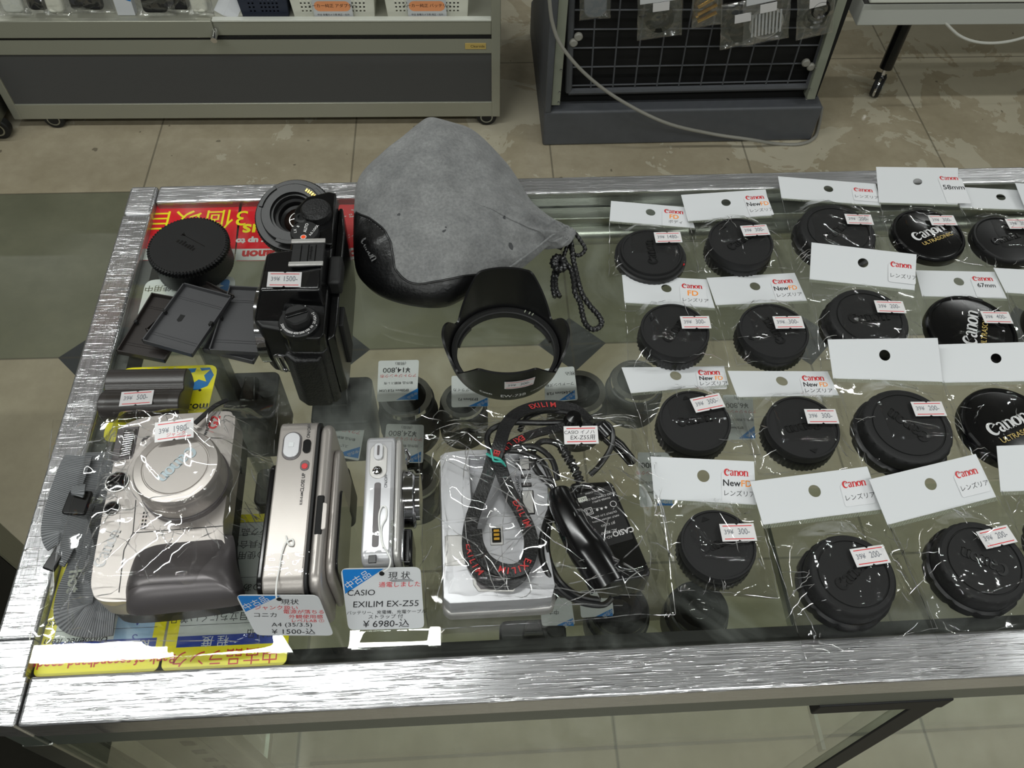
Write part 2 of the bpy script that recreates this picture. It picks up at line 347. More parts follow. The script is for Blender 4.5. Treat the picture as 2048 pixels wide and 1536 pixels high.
# ------------------------------------------------------------------ the room
FYAW = -0.006
def floor_material():
    s = N('shop_floor'); co = s.co()
    sx = s.n('ShaderNodeSeparateXYZ', {0: co}); x, y = sx.outputs[0], sx.outputs[1]
    T = 0.502; X0 = -0.798; Y0 = 1.0952
    u = s.math('DIVIDE', s.math('SUBTRACT', x, X0), T); v = s.math('DIVIDE', s.math('SUBTRACT', y, Y0), T)
    fu = s.math('ABSOLUTE', s.math('SUBTRACT', u, s.math('ROUND', u))); fv = s.math('ABSOLUTE', s.math('SUBTRACT', v, s.math('ROUND', v)))
    band = s.math('MULTIPLY', s.math('LESS_THAN', v, 1.0), s.math('GREATER_THAN', v, -1.5))
    dia = s.math('MULTIPLY', s.math('LESS_THAN', s.math('ADD', fu, fv), 0.145), s.math('MULTIPLY', s.math('LESS_THAN', v, 0.6), s.math('GREATER_THAN', v, -0.6)))
    joint = s.math('LESS_THAN', s.math('MINIMUM', fu, fv), 0.0045)
    green = s.math('MULTIPLY', s.math('LESS_THAN', v, 1.0), s.math('MAXIMUM', s.math('GREATER_THAN', v, 0.0), 0.35))
    n1 = s.ramp(s.noise(3.5, 6, 0.6), 0.3, 0.7); n2 = s.ramp(s.noise(22, 5, 0.65), 0.35, 0.7)
    brown = s.mix(n1, rgb(158, 148, 124), rgb(182, 172, 149)); brown = s.mix(s.math('MULTIPLY', n2, 0.35), brown, rgb(132, 120, 99))
    grn = s.mix(n1, rgb(100, 101, 82), rgb(122, 122, 102)); grn = s.mix(s.math('MULTIPLY', n2, 0.3), grn, rgb(88, 90, 74))
    c = s.mix(green, brown, grn)
    worn = s.math('GREATER_THAN', s.math('ADD', s.noise(4.3, 9, 0.62, dist=0.8), s.math('ADD', s.math('MULTIPLY', s.math('SUBTRACT', y, 1.6), 0.16), s.math('MULTIPLY', x, 0.03))), 0.59)
    far = s.math('GREATER_THAN', v, 1.0)
    c = s.mix(s.math('MULTIPLY', s.math('MULTIPLY', worn, far), 0.6), c, rgb(196, 190, 170))
    spot = s.math('GREATER_THAN', s.noise(30, 2), 0.735); c = s.mix(s.math('MULTIPLY', s.math('MULTIPLY', spot, far), 0.6), c, rgb(70, 62, 52))
    c = s.mix(dia, c, rgb(56, 58, 58)); c = s.mix(s.math('MULTIPLY', joint, 0.55), c, rgb(70, 66, 56))
    nm = s.bump(s.noise(60, 4, 0.6), 0.2, 0.0005)
    r = s.math('ADD', 0.08, s.math('ADD', s.math('MULTIPLY', n2, 0.10), s.math('MULTIPLY', s.math('SUBTRACT', 1.0, far), 0.22)))
    return s.pbr(c, r, 0.0, nm, 0.55)
M['floor'] = floor_material()
M['ceiling'] = plain('ceiling_paint', (150, 152, 154), 0.8); M['wallp'] = plain('wall_paint', (170, 172, 165), 0.8)
def struct(name, g, mats, **k): o = g.obj(name, mats, **k); o['kind'] = 'structure'; return o
o = struct('floor', G().rect(-6, 6, -4, 8, 0), 'floor', flat=True); o.location = (0, 0, FLOOR); o.rotation_euler = (0, 0, FYAW)
struct('ceiling', G().box(-6, 6, -4, 8, CEIL, CEIL + 0.05), 'ceiling', flat=True)
struct('wall_back', G().box(-6, 6, 7.9, 8, FLOOR, CEIL), 'wallp', flat=True)
struct('wall_left', G().box(-6.1, -6, -4, 8, FLOOR, CEIL), 'wallp', flat=True)
for t in TUBES:                                        # the housings of the ceiling tubes, the added rows included
    x0, x1, y = t[0], t[1], t[2]
    L = thing('ceiling_light', 'white fluorescent tube light fixed to the shop ceiling', 'ceiling light', Matrix.Translation(((x0 + x1) / 2, y, CEIL)), 'fluorescent tube lights in rows on the ceiling')
    G().prism([(-0.09, 0), (0.09, 0), (0.07, 0.05), (-0.07, 0.05)], -(x1 - x0) / 2, (x1 - x0) / 2, 0, Matrix(((0, 0, 1, 0), (1, 0, 0, 0), (0, -1, 0, 0), (0, 0, 0, 1)))).obj('housing', 'white', L)

hs_ = thing('reflection_sign', 'banded paper sign out of view, added for coloured reflections in the side rail', 'sign', Matrix.Translation((-1.15, 1.75, 1.2)))  # unseen sign, its bands added to colour the side rail reflections
g = G()
for z0_, z1_, mi_ in ((0, 0.20, 0), (0.20, 0.26, 1), (0.26, 0.40, 2), (0.40, 0.50, 3)): g.box(-0.42, 0.42, 0, 0.004, z0_, z1_, mi_)
g.obj('sign_sheet', ['white', 'yellow', 'signred', 'navy'], hs_)
for sx_ in (-0.3, 0.3): G().tube([(sx_, 0.002, 0.5), (sx_, 0.002, 0.55)], 0.002, 6).obj('hanging_cord', 'string', hs_)

# ------------------------------------------------------------------ the glass counter
XL, XI, YB, YBI, YF, YFI, XR = -0.299, -0.2747, 0.591, 0.5697, 0.132, 0.161, 1.15
ctr = thing('display_counter', 'steel framed glass display counter holding used cameras and lens caps', 'display counter', Matrix.Translation((0, 0, 0)))
RH = 0.026
G().box(XI + 0.003, XR, YF, YFI, -RH, 0.0008).obj('front_rail', 'steel', ctr, bevel=0.0022, seg=3)
G().box(XL, XI, 0.184, 0.555, -RH, 0.0008).obj('side_rail', 'steel_y', ctr, bevel=0.0022, seg=3)
G().box(XI + 0.001, XR, YBI, YB, -RH, 0.0008).obj('back_rail', 'steel', ctr, bevel=0.0022, seg=3)
G().prism([(XL, YF + 0.002), (XI + 0.002, YF), (XI + 0.002, YFI), (XI, YFI), (XI, 0.1835), (XL, 0.1835)], -RH, 0.0012).obj('corner_piece', 'steel', ctr, bevel=0.0015)
G().box(XL, XI, 0.5555, YB, -RH, 0.0012).obj('corner_piece', 'steel', ctr, bevel=0.003, seg=3)
G().box(XI, XR, YFI, YBI, -0.006, 0).obj('glass_top', 'glass', ctr, flat=True)
G().box(XI, XR, YF + 0.003, YF + 0.02, -0.060, -RH).obj('front_channel', 'channel', ctr, bevel=0.001)
G().box(XL + 0.004, XL + 0.02, YF + 0.003, YB - 0.003, -0.060, -RH).obj('side_channel', 'channel', ctr, bevel=0.001)
G().box(XI, XR, YFI - 0.002, YFI + 0.012, -0.030, -0.0100).obj('inner_ledge', 'black_matte', ctr)
G().box(XI - 0.002, XI + 0.009, YFI + 0.012, YBI, -0.030, -0.0075).obj('inner_ledge', 'panel_grey', ctr)
y1 = at(1150, 402, -0.02).y; y2 = at(1150, 419, -0.02).y; y3 = at(1150, 444, -0.02).y; y4 = at(1150, 462, -0.03).y
G().box(XI, XR, y1, YBI + 0.01, -0.05, -0.0085).obj('back_ledge', 'panel_grey', ctr)
G().box(XI + 0.01, XR, y2, y1, -0.05, -0.02).obj('door_track', 'black_matte', ctr)
G().box(XI + 0.01, XR, y3, y2 - 0.001, -0.05, -0.016).obj('door_rail', 'steel_dull', ctr, bevel=0.001)
G().tube([(XI + 0.01, y4, -0.034), (XR, y4, -0.034)], 0.009, 16).obj('crossbar', 'alu', ctr)
G().box(XI, XR, YF + 0.006, YF + 0.011, -0.86, -0.060).obj('front_pane', 'shelf_glass', ctr, flat=True)
G().box(XL + 0.008, XL + 0.013, YF + 0.02, YB - 0.02, -0.86, -0.060).obj('side_pane', 'shelf_glass', ctr, flat=True)
G().box(XL + 0.002, XL + 0.022, YF + 0.003, YF + 0.022, FLOOR + 0.001, -0.060).obj('corner_post', 'steel_dull', ctr, bevel=0.001)
G().box(XL + 0.002, XL + 0.022, YB - 0.022, YB - 0.003, FLOOR + 0.001, -0.060).obj('corner_post', 'steel_dull', ctr, bevel=0.001)
g = G(); g.box(XI + 0.015, XI + 0.060, YF + 0.024, YF + 0.034, FLOOR + 0.03, -0.062, 0)
for k in range(24): z = -0.10 - k * 0.03; g.box(XI + 0.044, XI + 0.054, YF + 0.0235, YF + 0.0345, z - 0.012, z, 1)
g.obj('shelf_standard', ['alu', 'dark'], ctr)
pz = at(528, 1500, -0.3)
g = G(); g.box(pz.x - 0.013, pz.x + 0.010, YF + 0.022, YF + 0.034, FLOOR + 0.03, -0.062); g.obj('middle_post', 'alu', ctr, bevel=0.003, seg=3)
pz = at(1775, 1465, -0.3)
pz = at(1872, 1400, -0.062)
g = G(); g.box(pz.x - 0.011, pz.x + 0.009, YF + 0.0022, YF + 0.004, -0.8, -0.062); g.obj('door_edge', 'black_matte', ctr, bevel=0.001)
a = at(1632, 1410, -0.066).x; b = at(1900, 1398, -0.066).x
G().box(XI, XR, 0.2815, 0.2855, FLOOR + 0.001, FLOOR + 0.006).obj('base_seam', 'panel_grey', ctr)
G().box(a, b, YF + 0.0020, YF + 0.026, -0.080, -0.0605).obj('door_lock_rail', 'black_matte', ctr, bevel=0.001)
SH = -0.40
G().box(XI + 0.012, XR - 0.02, YF + 0.05, 0.47, SH - 0.006, SH).obj('glass_shelf', 'shelf_glass', ctr, flat=True)
for x in (XI + 0.05, 0.35, 0.8): G().prism([(YF + 0.04, SH - 0.02), (0.46, SH - 0.02), (0.46, SH - 0.0065), (YF + 0.04, SH - 0.0065)], -0.002, 0.002, 0, Matrix(((0, 0, 1, x), (1, 0, 0, 0), (0, 1, 0, 0), (0, 0, 0, 1)))).obj('shelf_bracket', 'alu', ctr)
# the neighbouring cabinet at the left edge
pa = at(45, 1085, -0.5); pb = at(30, 1135, -0.5)
nb = thing('low_cabinet', 'dark low cabinet standing on the floor left of the counter', 'cabinet', Matrix.Translation((pb.x - 0.3, pb.y - 0.5, FLOOR)))
G().box(-0.4, 0.3 + (pa.x - pb.x), 0.5, 0.5 + (pa.y - pb.y), 0.0, 0.72).obj('side_frame', 'steel_dull', nb, bevel=0.002)
G().box(-0.4, 0.3, -0.8, 0.499, 0.0, 0.70).obj('body', 'black_matte', nb, bevel=0.002)

# ------------------------------------------------------------------ printed sheets lying right under the glass
ZU = -0.0068
def U(x, y, z=ZU): p = at(x, y, z); return (p.x, p.y)
def sheet(name, label, cat, quad, zt=ZU, r=0.002, mats=('white',), group=None, parts=None, thick=0.0006):
    P = [Vector(U(*q, zt)) for q in quad]; c = sum(P, Vector((0, 0))) / 4
    t = thing(name, label, cat, Matrix.Translation((c.x, c.y, zt - thick)), group)
    return t, c, [(p - c) for p in P]
def quad_round(Q, r, n=4):
    out = []
    for i in range(4):
        p = Q[i]; a = (Q[i - 1] - p).normalized() * r; b = (Q[(i + 1) % 4] - p).normalized() * r
        for k in range(n + 1):
            s = k / n; out.append(p + a * (1 - s) ** 2 + b * s ** 2)
    return [(p.x, p.y) for p in out]
def L2(c, x, y, z=ZU): p = U(x, y, z); return (p[0] - c.x, p[1] - c.y)
TH = 0.0006
for k, (quad, lab, txt) in enumerate((
    (((308, 411), (478, 410), (468, 521), (283, 520)), 'red sign with large yellow lettering lying under the toothed lens cap', (('3個以目', 0.026, (393, 437), 'yellow'), ('アクセサリー', 0.0075, (400, 480), 'white'))),
    (((484, 410), (672, 410), (664, 519), (470, 521)), 'red sign under the glass below the upside down black lens', (('Bonus', 0.021, (545, 458), 'yellow'), ('for you: up to', 0.0088, (530, 481), 'white'))),
    (((678, 409), (860, 408), (858, 517), (668, 519)), 'red sign under the glass between the black film camera and the pouch', (('セールです', 0.013, (740, 425), 'white'), ('レンズ・フィルター', 0.0065, (740, 472), 'white'))))):
    t, c, Q = sheet('promotion_sign', lab, 'sign', quad)
    Qw = [Q[3] * 0.24 + Q[0] * -0.0 + Q[0] * 0.0, Q[2], Q[3]]
    G().prism(quad_round(Q, 0.002), 0, TH).obj('sheet', 'signred', t)
    lo = [Q[0].lerp(Q[3], 0.80), Q[1].lerp(Q[2], 0.80), Q[2], Q[3]]
    G().flat([tuple(p) for p in lo], TH + 0.00004).obj('white_strip', 'white', t)
    g = G()
    for s_, sz, q, mt in txt: p = L2(c, *q); g.text(s_, sz, p[0], p[1], TH + 0.0001, PI, 0 if mt == 'yellow' else 1, bold=0.0005)
    p = L2(c, quad[3][0] + 55, 508); g.text('Canon', 0.013, p[0], p[1], TH + 0.0001, PI, 2, bold=0.0006)
    g.obj('lettering', ['yellow', 'white', 'redlogo'], t)
t, c, Q = sheet('shop_card', 'white rounded card with small blue star badge under the plastic trays', 'card', ((292, 560), (472, 552), (455, 690), (258, 704)))
G().prism(quad_round(Q, 0.008), 0, TH).obj('sheet', 'white', t)
def star(n=5, r=1.0, q=0.45, rot=0.0): return [((r if i % 2 == 0 else q * r) * math.cos(rot + PI * i / n), (r if i % 2 == 0 else q * r) * math.sin(rot + PI * i / n)) for i in range(2 * n)]
g = G(); p = L2(c, 436, 572); g.flat(rrect(0.018, 0.014, 0.003, cx=p[0], cy=p[1]), TH + 0.00005, 0); g.flat([(a * 0.005 + p[0], b * 0.005 + p[1]) for a, b in star()], TH + 0.0001, 1)
p = L2(c, 326, 576); g.text('ご使用中', 0.0075, p[0], p[1], TH + 0.0001, PI, 2); g.obj('lettering', ['blue', 'white', 'ink'], t)
t, c, Q = sheet('shop_card', 'yellow and blue card with a yellow star beside the brown battery', 'card', ((244, 736), (437, 729), (402, 878), (203, 884)))
G().prism(quad_round(Q, 0.008), 0, TH).obj('sheet', 'yellow', t)
g = G(); pts = [L2(c, *q) for q in ((262, 743), (420, 735), (428, 750), (415, 772), (395, 780), (236, 788))]; g.flat(pts, TH + 0.00005, 0)
p = L2(c, 397, 750); g.flat([(a * 0.0095 + p[0], b * 0.0095 + p[1]) for a, b in star(rot=0.5)], TH + 0.0001, 1)
p = L2(c, 318, 740); g.text('オリジナル', 0.006, p[0], p[1], TH + 0.0001, PI, 2)
p = L2(c, 392, 814); g.text('mo.c', 0.009, p[0], p[1], TH + 0.0001, PI, 3, bold=0.0002); p = L2(c, 400, 780); g.text('●', 0.003, p[0], p[1], TH + 0.0001, PI, 3)
g.obj('lettering', ['blue', 'yellow', 'white', 'ink'], t)
# the two ranking sheets
for k, (x0, x1, rows, lab) in enumerate(((66, 316, (('Unopened item', 'S', 1283), ('Excellently preserved item', 'A', 1247), ('Fine item', 'B', 1211), ('Good item', 'C', 1170)), 'yellow edged ranking sheet with the RANK column, under the bagged camera strap'),
        (322, 572, (('開封品', '', 1283), ('キズが目立ちにくい美品', '', 1247), ('スレのある商品', '', 1190), ('たりの使用感', '', 1125), ('外観不具合の品', '', 1103), ('ジャンク品', '', 1078), ('保証無し', '', 1048)), 'yellow edged Japanese ranking sheet under the compact camera and its price tag'))):
    yb = (1349, 1336) if k == 0 else (1335, 1329)
    pA = Vector(U(x0, yb[0])); pB = Vector(U(x1, yb[1])); pB.y = pA.y = 0.1625
    H = 0.104
    t = thing('rank_sheet', lab, 'sheet', Matrix.Translation((pA.x, pA.y, ZU - TH)))
    W = pB.x - pA.x
    G().prism(rrect(W, H, 0.004, cx=W / 2, cy=H / 2), 0, TH).obj('sheet', 'yellow', t)
    g = G(); e = TH + 0.00004
    g.rect(0.007, W - 0.007 if k == 0 else W + 0 - 0.004, 0.014, H - 0.006, e, 0)
    g.rect(0.007, W - 0.004, 0.014, 0.021, e + 0.00004, 1)
    if k == 0: g.rect(W - 0.031, W - 0.007, 0.021, H - 0.006, e + 0.00004, 2)
    g.text('RANK' if k == 0 else '程 度', 0.0075, W - 0.018 if k == 0 else W * 0.4, 0.0175, e + 0.0001, PI, 3)
    g.text('Rank of secondhand goods' if k == 0 else '中古品ランク', 0.008 if k == 0 else 0.011, W * 0.55 if k == 0 else W - 0.038, 0.0075, e + 0.0001, PI, 4, bold=0.0001)
    for s_, l_, yy in rows:
        py = U(200, yy)[1] - 0.1625 + 0.001
        if py > H - 0.01: continue
        g.text(s_, 0.0062, (W - 0.034) if k == 0 else W - 0.008, py, e + 0.0001, PI, 5, ax='LEFT', bold=0.00008, shear=0.25 if k == 0 else 0)
        if l_: g.text(l_, 0.0085, W - 0.018, py, e + 0.0001, PI, 6)
        g.rect(0.007, W - 0.005, py + 0.0065, py + 0.0068, e + 0.00008, 5)
    g.obj('lettering', ['white', 'navy', 'lblue', 'white', 'red', 'ink', 'navy'], t)

# ------------------------------------------------------------------ goods on the glass shelf inside
def lens_on_shelf(px, py, r, h, lab, chrome=True):
    p = at(px, py, SH + h); t = thing('camera_lens', lab, 'lens', Matrix.Translation((p.x, p.y, SH + 0.0005)), 'lenses standing on the glass shelf')
    rib = lambda i, rr, z: 1.0 + (0.012 if (i % 2 and 0.2 * h < z < 0.6 * h) else 0)
    G().lathe([(r * 0.9, 0), (r, 0.002), (r, h * 0.2), (r * 1.02, h * 0.22), (r * 1.02, h * 0.6), (r * 0.96, h * 0.64), (r * 0.93, h * 0.9), (r * 0.84, h * 0.93)], 72, rf=rib).obj('barrel', 'black', t)
    G().lathe([(r * 0.88, h * 0.93), (r * 0.86, h), (r * 0.66, h), (r * 0.64, h * 0.95), (r * 0.66, h * 0.93)], 48, closed=True).obj('mount_ring', 'chrome' if chrome else 'black_gloss', t)
    G().lathe([(r * 0.64, h * 0.94), (0, h * 0.94)], 40).obj('rear_well', 'dark', t)
    G().lathe([(r * 0.34, h * 0.945), (r * 0.28, h * 0.975), (0.0, h * 0.99)], 32).obj('rear_glass', 'smoke', t)
    return t, p
def hang_tag_under(quad, z, lines, lab):
    P = [at(*q, z) for q in quad]; c = sum(P, Vector()) / 4
    t = thing('price_tag', lab, 'price tag', Matrix.Translation((c.x, c.y, z)), 'white and blue price tags inside the case')
    Q = [Vector((p.x - c.x, p.y - c.y)) for p in P]
    G().prism(quad_round(Q, 0.003), 0, 0.0004).obj('card', 'white', t)
    g = G(); e = 0.0005; ex = (Q[1] - Q[0]); w_ = ex.length; rot = math.atan2(ex.y, ex.x) + PI
    ey = (Q[3] - Q[0])
    def pos(u, v): p = Q[0] + ex * u + ey * v; return p.x, p.y
    g.flat([pos(0.98, 0.70), pos(0.98, 0.97), pos(0.45, 0.97)], e, 0)
    for s_, sz, u, v, mi in lines: p = pos(u, v); g.text(s_, sz, p[0], p[1], e + 0.0001, rot, mi, bold=0.0001 if mi == 1 else 0)
    p = pos(0.84, 0.87); g.text('中古品', 0.0045, p[0], p[1], e + 0.0002, rot + 0.6, 3)
    g.obj('lettering', ['blue', 'ink', 'redlogo', 'white'], t)
def pl(price, name): return ((price, 0.010, 0.45, 0.24, 1), ('(税抜)', 0.005, 0.55, 0.08, 1), ('アウトジャンク市', 0.0055, 0.5, 0.38, 2), ('動作品 概観スレ有', 0.0042, 0.5, 0.56, 1), (name, 0.0045, 0.4, 0.74, 1))
lens_on_shelf(812, 792, 0.036, 0.085, 'black lens with chrome mount under the tag priced 14,800')
hang_tag_under(((757, 722), (838, 720), (834, 800), (754, 804)), -0.300, pl('¥14,800', 'EF20mm F2.8 USM'), 'white tag reading 14,800 on a lens inside the case')
lens_on_shelf(1160, 783, 0.036, 0.085, 'black lens with chrome mount seen through the counter right of the lens hood')
hang_tag_under(((1088, 738), (1148, 733), (1156, 800), (1090, 806)), -0.302, (('税込', 0.006, 0.85, 0.2, 1), ('フードレンズ有', 0.005, 0.5, 0.5, 1), ('TS-E45mm F2.8', 0.005, 0.5, 0.75, 1)), 'white tag reading TS-E45mm F2.8 below the lens hood')
lens_on_shelf(925, 800, 0.030, 0.070, 'small black lens under the white tag left of the lens hood text')
hang_tag_under(((903, 752), (975, 752), (978, 812), (903, 815)), -0.306, (('トリミングライカ', 0.005, 0.5, 0.45, 1), ('EF35mm F2', 0.005, 0.45, 0.75, 1)), 'white tag reading EF35mm F2 beneath the petal lens hood')
lens_on_shelf(826, 950, 0.036, 0.060, 'chrome ringed lens standing under the bright silver compact camera')
hang_tag_under(((773, 848), (848, 850), (846, 926), (765, 925)), -0.320, pl('¥24,800', 'EF24mm F2.8'), 'white tag reading 24,800 behind the bright silver compact camera')
hang_tag_under(((650, 822), (733, 836), (718, 922), (632, 905)), -0.325, pl('¥4,400', 'スピードライト'), 'white tag reading 4,400 behind the champagne compact camera')
lens_on_shelf(1272, 760, 0.036, 0.060, 'black lens seen under the left edge of the lens cap rows')
lens_on_shelf(1240, 1215, 0.034, 0.060, 'dark lens under the glass below the black power adaptor', False)
lens_on_shelf(1400, 1215, 0.034, 0.055, 'dark lens under the glass near the front rail', False)
hang_tag_under(((1078, 1195), (1142, 1197), (1150, 1250), (1084, 1252)), -0.33, (('中古', 0.006, 0.4, 0.5, 1),), 'white tag under the glass below the coiled black cables')
hang_tag_under(((1158, 1182), (1222, 1180), (1228, 1230), (1162, 1236)), -0.33, (('中古', 0.006, 0.4, 0.5, 1),), 'white tag under the glass below the power adaptor plug')
hang_tag_under(((1275, 905), (1340, 905), (1345, 1010), (1280, 1015)), -0.33, pl('¥9,800', 'EF50mm'), 'white tag standing between the cable bag and the cap packets')
hang_tag_under(((1445, 790), (1505, 790), (1510, 880), (1450, 880)), -0.33, pl('¥6,800', 'EF28mm'), 'white tag seen between the two middle lens cap packets')
for (x0, y0, x1, y1_, zt, lab) in ((440, 742, 560, 840, -0.31, 'black used camera body seen through the glass left of the film camera grip'),
        (620, 752, 745, 850, -0.31, 'black used camera body seen through the glass right of the film camera grip'),
        (505, 930, 700, 1010, -0.33, 'black used camera lying inside the case under the champagne compact'),
        (1000, 1235, 1130, 1290, -0.34, 'black used camera near the front edge inside the case')):
    a = at(x0, y1_, zt); b = at(x1, y0, zt); t = thing('used_camera', lab, 'camera', Matrix.Translation(((a.x + b.x) / 2, (a.y + b.y) / 2, SH + 0.0005)), 'used cameras on the glass shelf')
    w_ = b.x - a.x; h_ = b.y - a.y; zz = zt - SH
    G().prism(rrect(w_, h_, 0.008), 0, zz).obj('body', 'black', t, bevel=0.003)
    G().prism([(-w_ * 0.18, -h_ * 0.3), (w_ * 0.18, -h_ * 0.3), (w_ * 0.12, h_ * 0.35), (-w_ * 0.12, h_ * 0.35)], zz, zz + 0.012, scale_top=0.8).obj('finder_hump', 'black_gloss', t, bevel=0.002)
    G().lathe([(0.009, zz), (0.009, zz + 0.006), (0.0, zz + 0.006)], 28, X=Matrix.Translation((w_ * 0.34, 0, 0))).obj('dial', 'black_matte', t)

# ------------------------------------------------------------------ background: glass showcase trolley
pA = at(29, 239, -0.875); pB = at(1000, 233, -0.875); d = pB - pA; LEN = d.length
X = frame((pA.x, pA.y, FLOOR), (d.x, d.y, 0))
cart = thing('showcase_trolley', 'grey metal framed glass showcase trolley with dark lower panel on casters', 'showcase', X)
z0 = 0.03; zp0 = z0 + 0.044; zp1 = 0.213; zr0 = 0.255; zs = 0.296
D = 0.5
M['cartmetal'] = plain('green_grey_metal', (160, 160, 146), 0.3, 0.4, grain=0.0001, gscale=60)
def bxo(n, a, m, bev=0.0015): return G().box(*a).obj(n, m, cart, bevel=bev)
bxo('lower_rail', (0, LEN, 0, 0.03, z0, zp0), 'cartmetal'); bxo('upper_rail', (0, LEN, 0, 0.03, zp1, zr0 - 0.002), 'cartmetal')
bxo('side_post', (-0.0, 0.02, -0.001, 0.03, z0, 0.75), 'cartmetal'); bxo('side_post', (LEN - 0.022, LEN, -0.001, 0.03, z0, 0.75), 'cartmetal')
bxo('side_post', (0, 0.02, D - 0.03, D, z0, 0.75), 'cartmetal'); bxo('side_post', (LEN - 0.022, LEN, D - 0.03, D, z0, 0.75), 'cartmetal')
bxo('front_panel', (0.02, LEN - 0.022, 0.004, 0.012, zp0, zp1), 'panel_grey', 0); bxo('side_panel', (LEN - 0.012, LEN - 0.004, 0.03, D - 0.03, z0, 0.29), 'panel_grey', 0)
bxo('side_panel', (0.004, 0.012, 0.03, D - 0.03, z0, 0.29), 'panel_grey', 0)
bxo('deck', (0.012, LEN - 0.012, 0.012, D, zr0, zs - 0.004), 'cartmetal'); bxo('sliding_door_rail', (0.02, LEN * 0.46, -0.004, 0.012, zr0 + 0.004, zs + 0.006), 'cartmetal', 0.002)
bxo('sliding_door_rail', (LEN * 0.46, LEN - 0.022, 0.003, 0.014, zr0 + 0.006, zs), 'cartmetal', 0.001)
bxo('door_sill', (LEN * 0.46, LEN - 0.022, 0.001, 0.016, zs, zs + 0.005), 'white_plastic', 0.001)
bxo('track_groove', (0.02, LEN - 0.022, -0.0008, 0.004, zr0 - 0.002, zr0 + 0.003), 'dark', 0)
G().tube([(LEN * 0.462, -0.03, zr0 + 0.014), (LEN * 0.462, 0.0, zr0 + 0.02)], 0.0075, 14).obj('lock_cylinder', 'chrome', cart)
g = G(); g.box(LEN - 0.085, LEN - 0.035, -0.0016, 0.0, 0.226, 0.241, 0); g.text('Clearside', 0.009, LEN - 0.055, 0.2335, 0.0018, 0, 1, Matrix(((1, 0, 0, 0), (0, 0, -1, 0), (0, 1, 0, 0), (0, 0, 0, 1)))); g.obj('maker_plate', ['goldprint', 'ink'], cart)
def caster(par, x, y, r=0.026, name='caster'):
    e = bpy.data.objects.new(name, None); COL.objects.link(e); e.parent = par; e.location = (x, y, 0); e.empty_display_size = 0.01
    Xw = Matrix.Translation((0, 0, r)) @ Matrix.Rotation(PI / 2, 4, 'X') @ Matrix.Translation((0, 0, -0.012))
    G().lathe([(r * 0.9, 0), (r, 0.003), (r, 0.021), (r * 0.9, 0.024)], 36, X=Xw).obj('tyre', 'rubber', e)
    G().lathe([(r * 0.62, -0.0008), (r * 0.5, -0.0008), (r * 0.5, 0.001), (r * 0.62, 0.001)], 32, X=Matrix.Translation((0, 0, r)) @ Matrix.Rotation(-PI / 2, 4, 'X') @ Matrix.Translation((0, 0, -0.0)) @ Matrix.Translation((0, 0, -0.0)) , closed=True).obj('hub_ring', 'alu', e).location = (0, -0.012, 0)
    G().box(-0.012, 0.012, -0.010, 0.018, r * 1.7, r * 2 + 0.001 if par is not cart else r * 2).obj('fork', 'black', e)
    return e
caster(cart, at(118, 250, FLOOR).x - pA.x, 0.014); caster(cart, LEN - 0.035, 0.014); caster(cart, 0.1, D - 0.06); caster(cart, LEN - 0.06, D - 0.06)
bxo('under_frame', (0.02, LEN - 0.02, 0.02, D - 0.02, z0 + 0.02, z0 + 0.026), 'black_matte', 0)
bxo('back_panel', (0.02, LEN - 0.02, D - 0.012, D - 0.004, z0, 0.30), 'panel_grey', 0)
# neighbouring trolley corner at the left edge
q = at(0, 232, -0.86); t = thing('showcase_trolley', 'grey trolley corner cut off at the left edge of the picture', 'showcase', frame((q.x - 0.42, q.y - 0.055, FLOOR), (1, -0.02, 0)))
G().box(0, 0.435, 0, 0.45, 0.05, 0.30).obj('body', 'steel_dull', t, bevel=0.002); caster(t, 0.415, 0.04, 0.030); caster(t, 0.05, 0.05, 0.025)
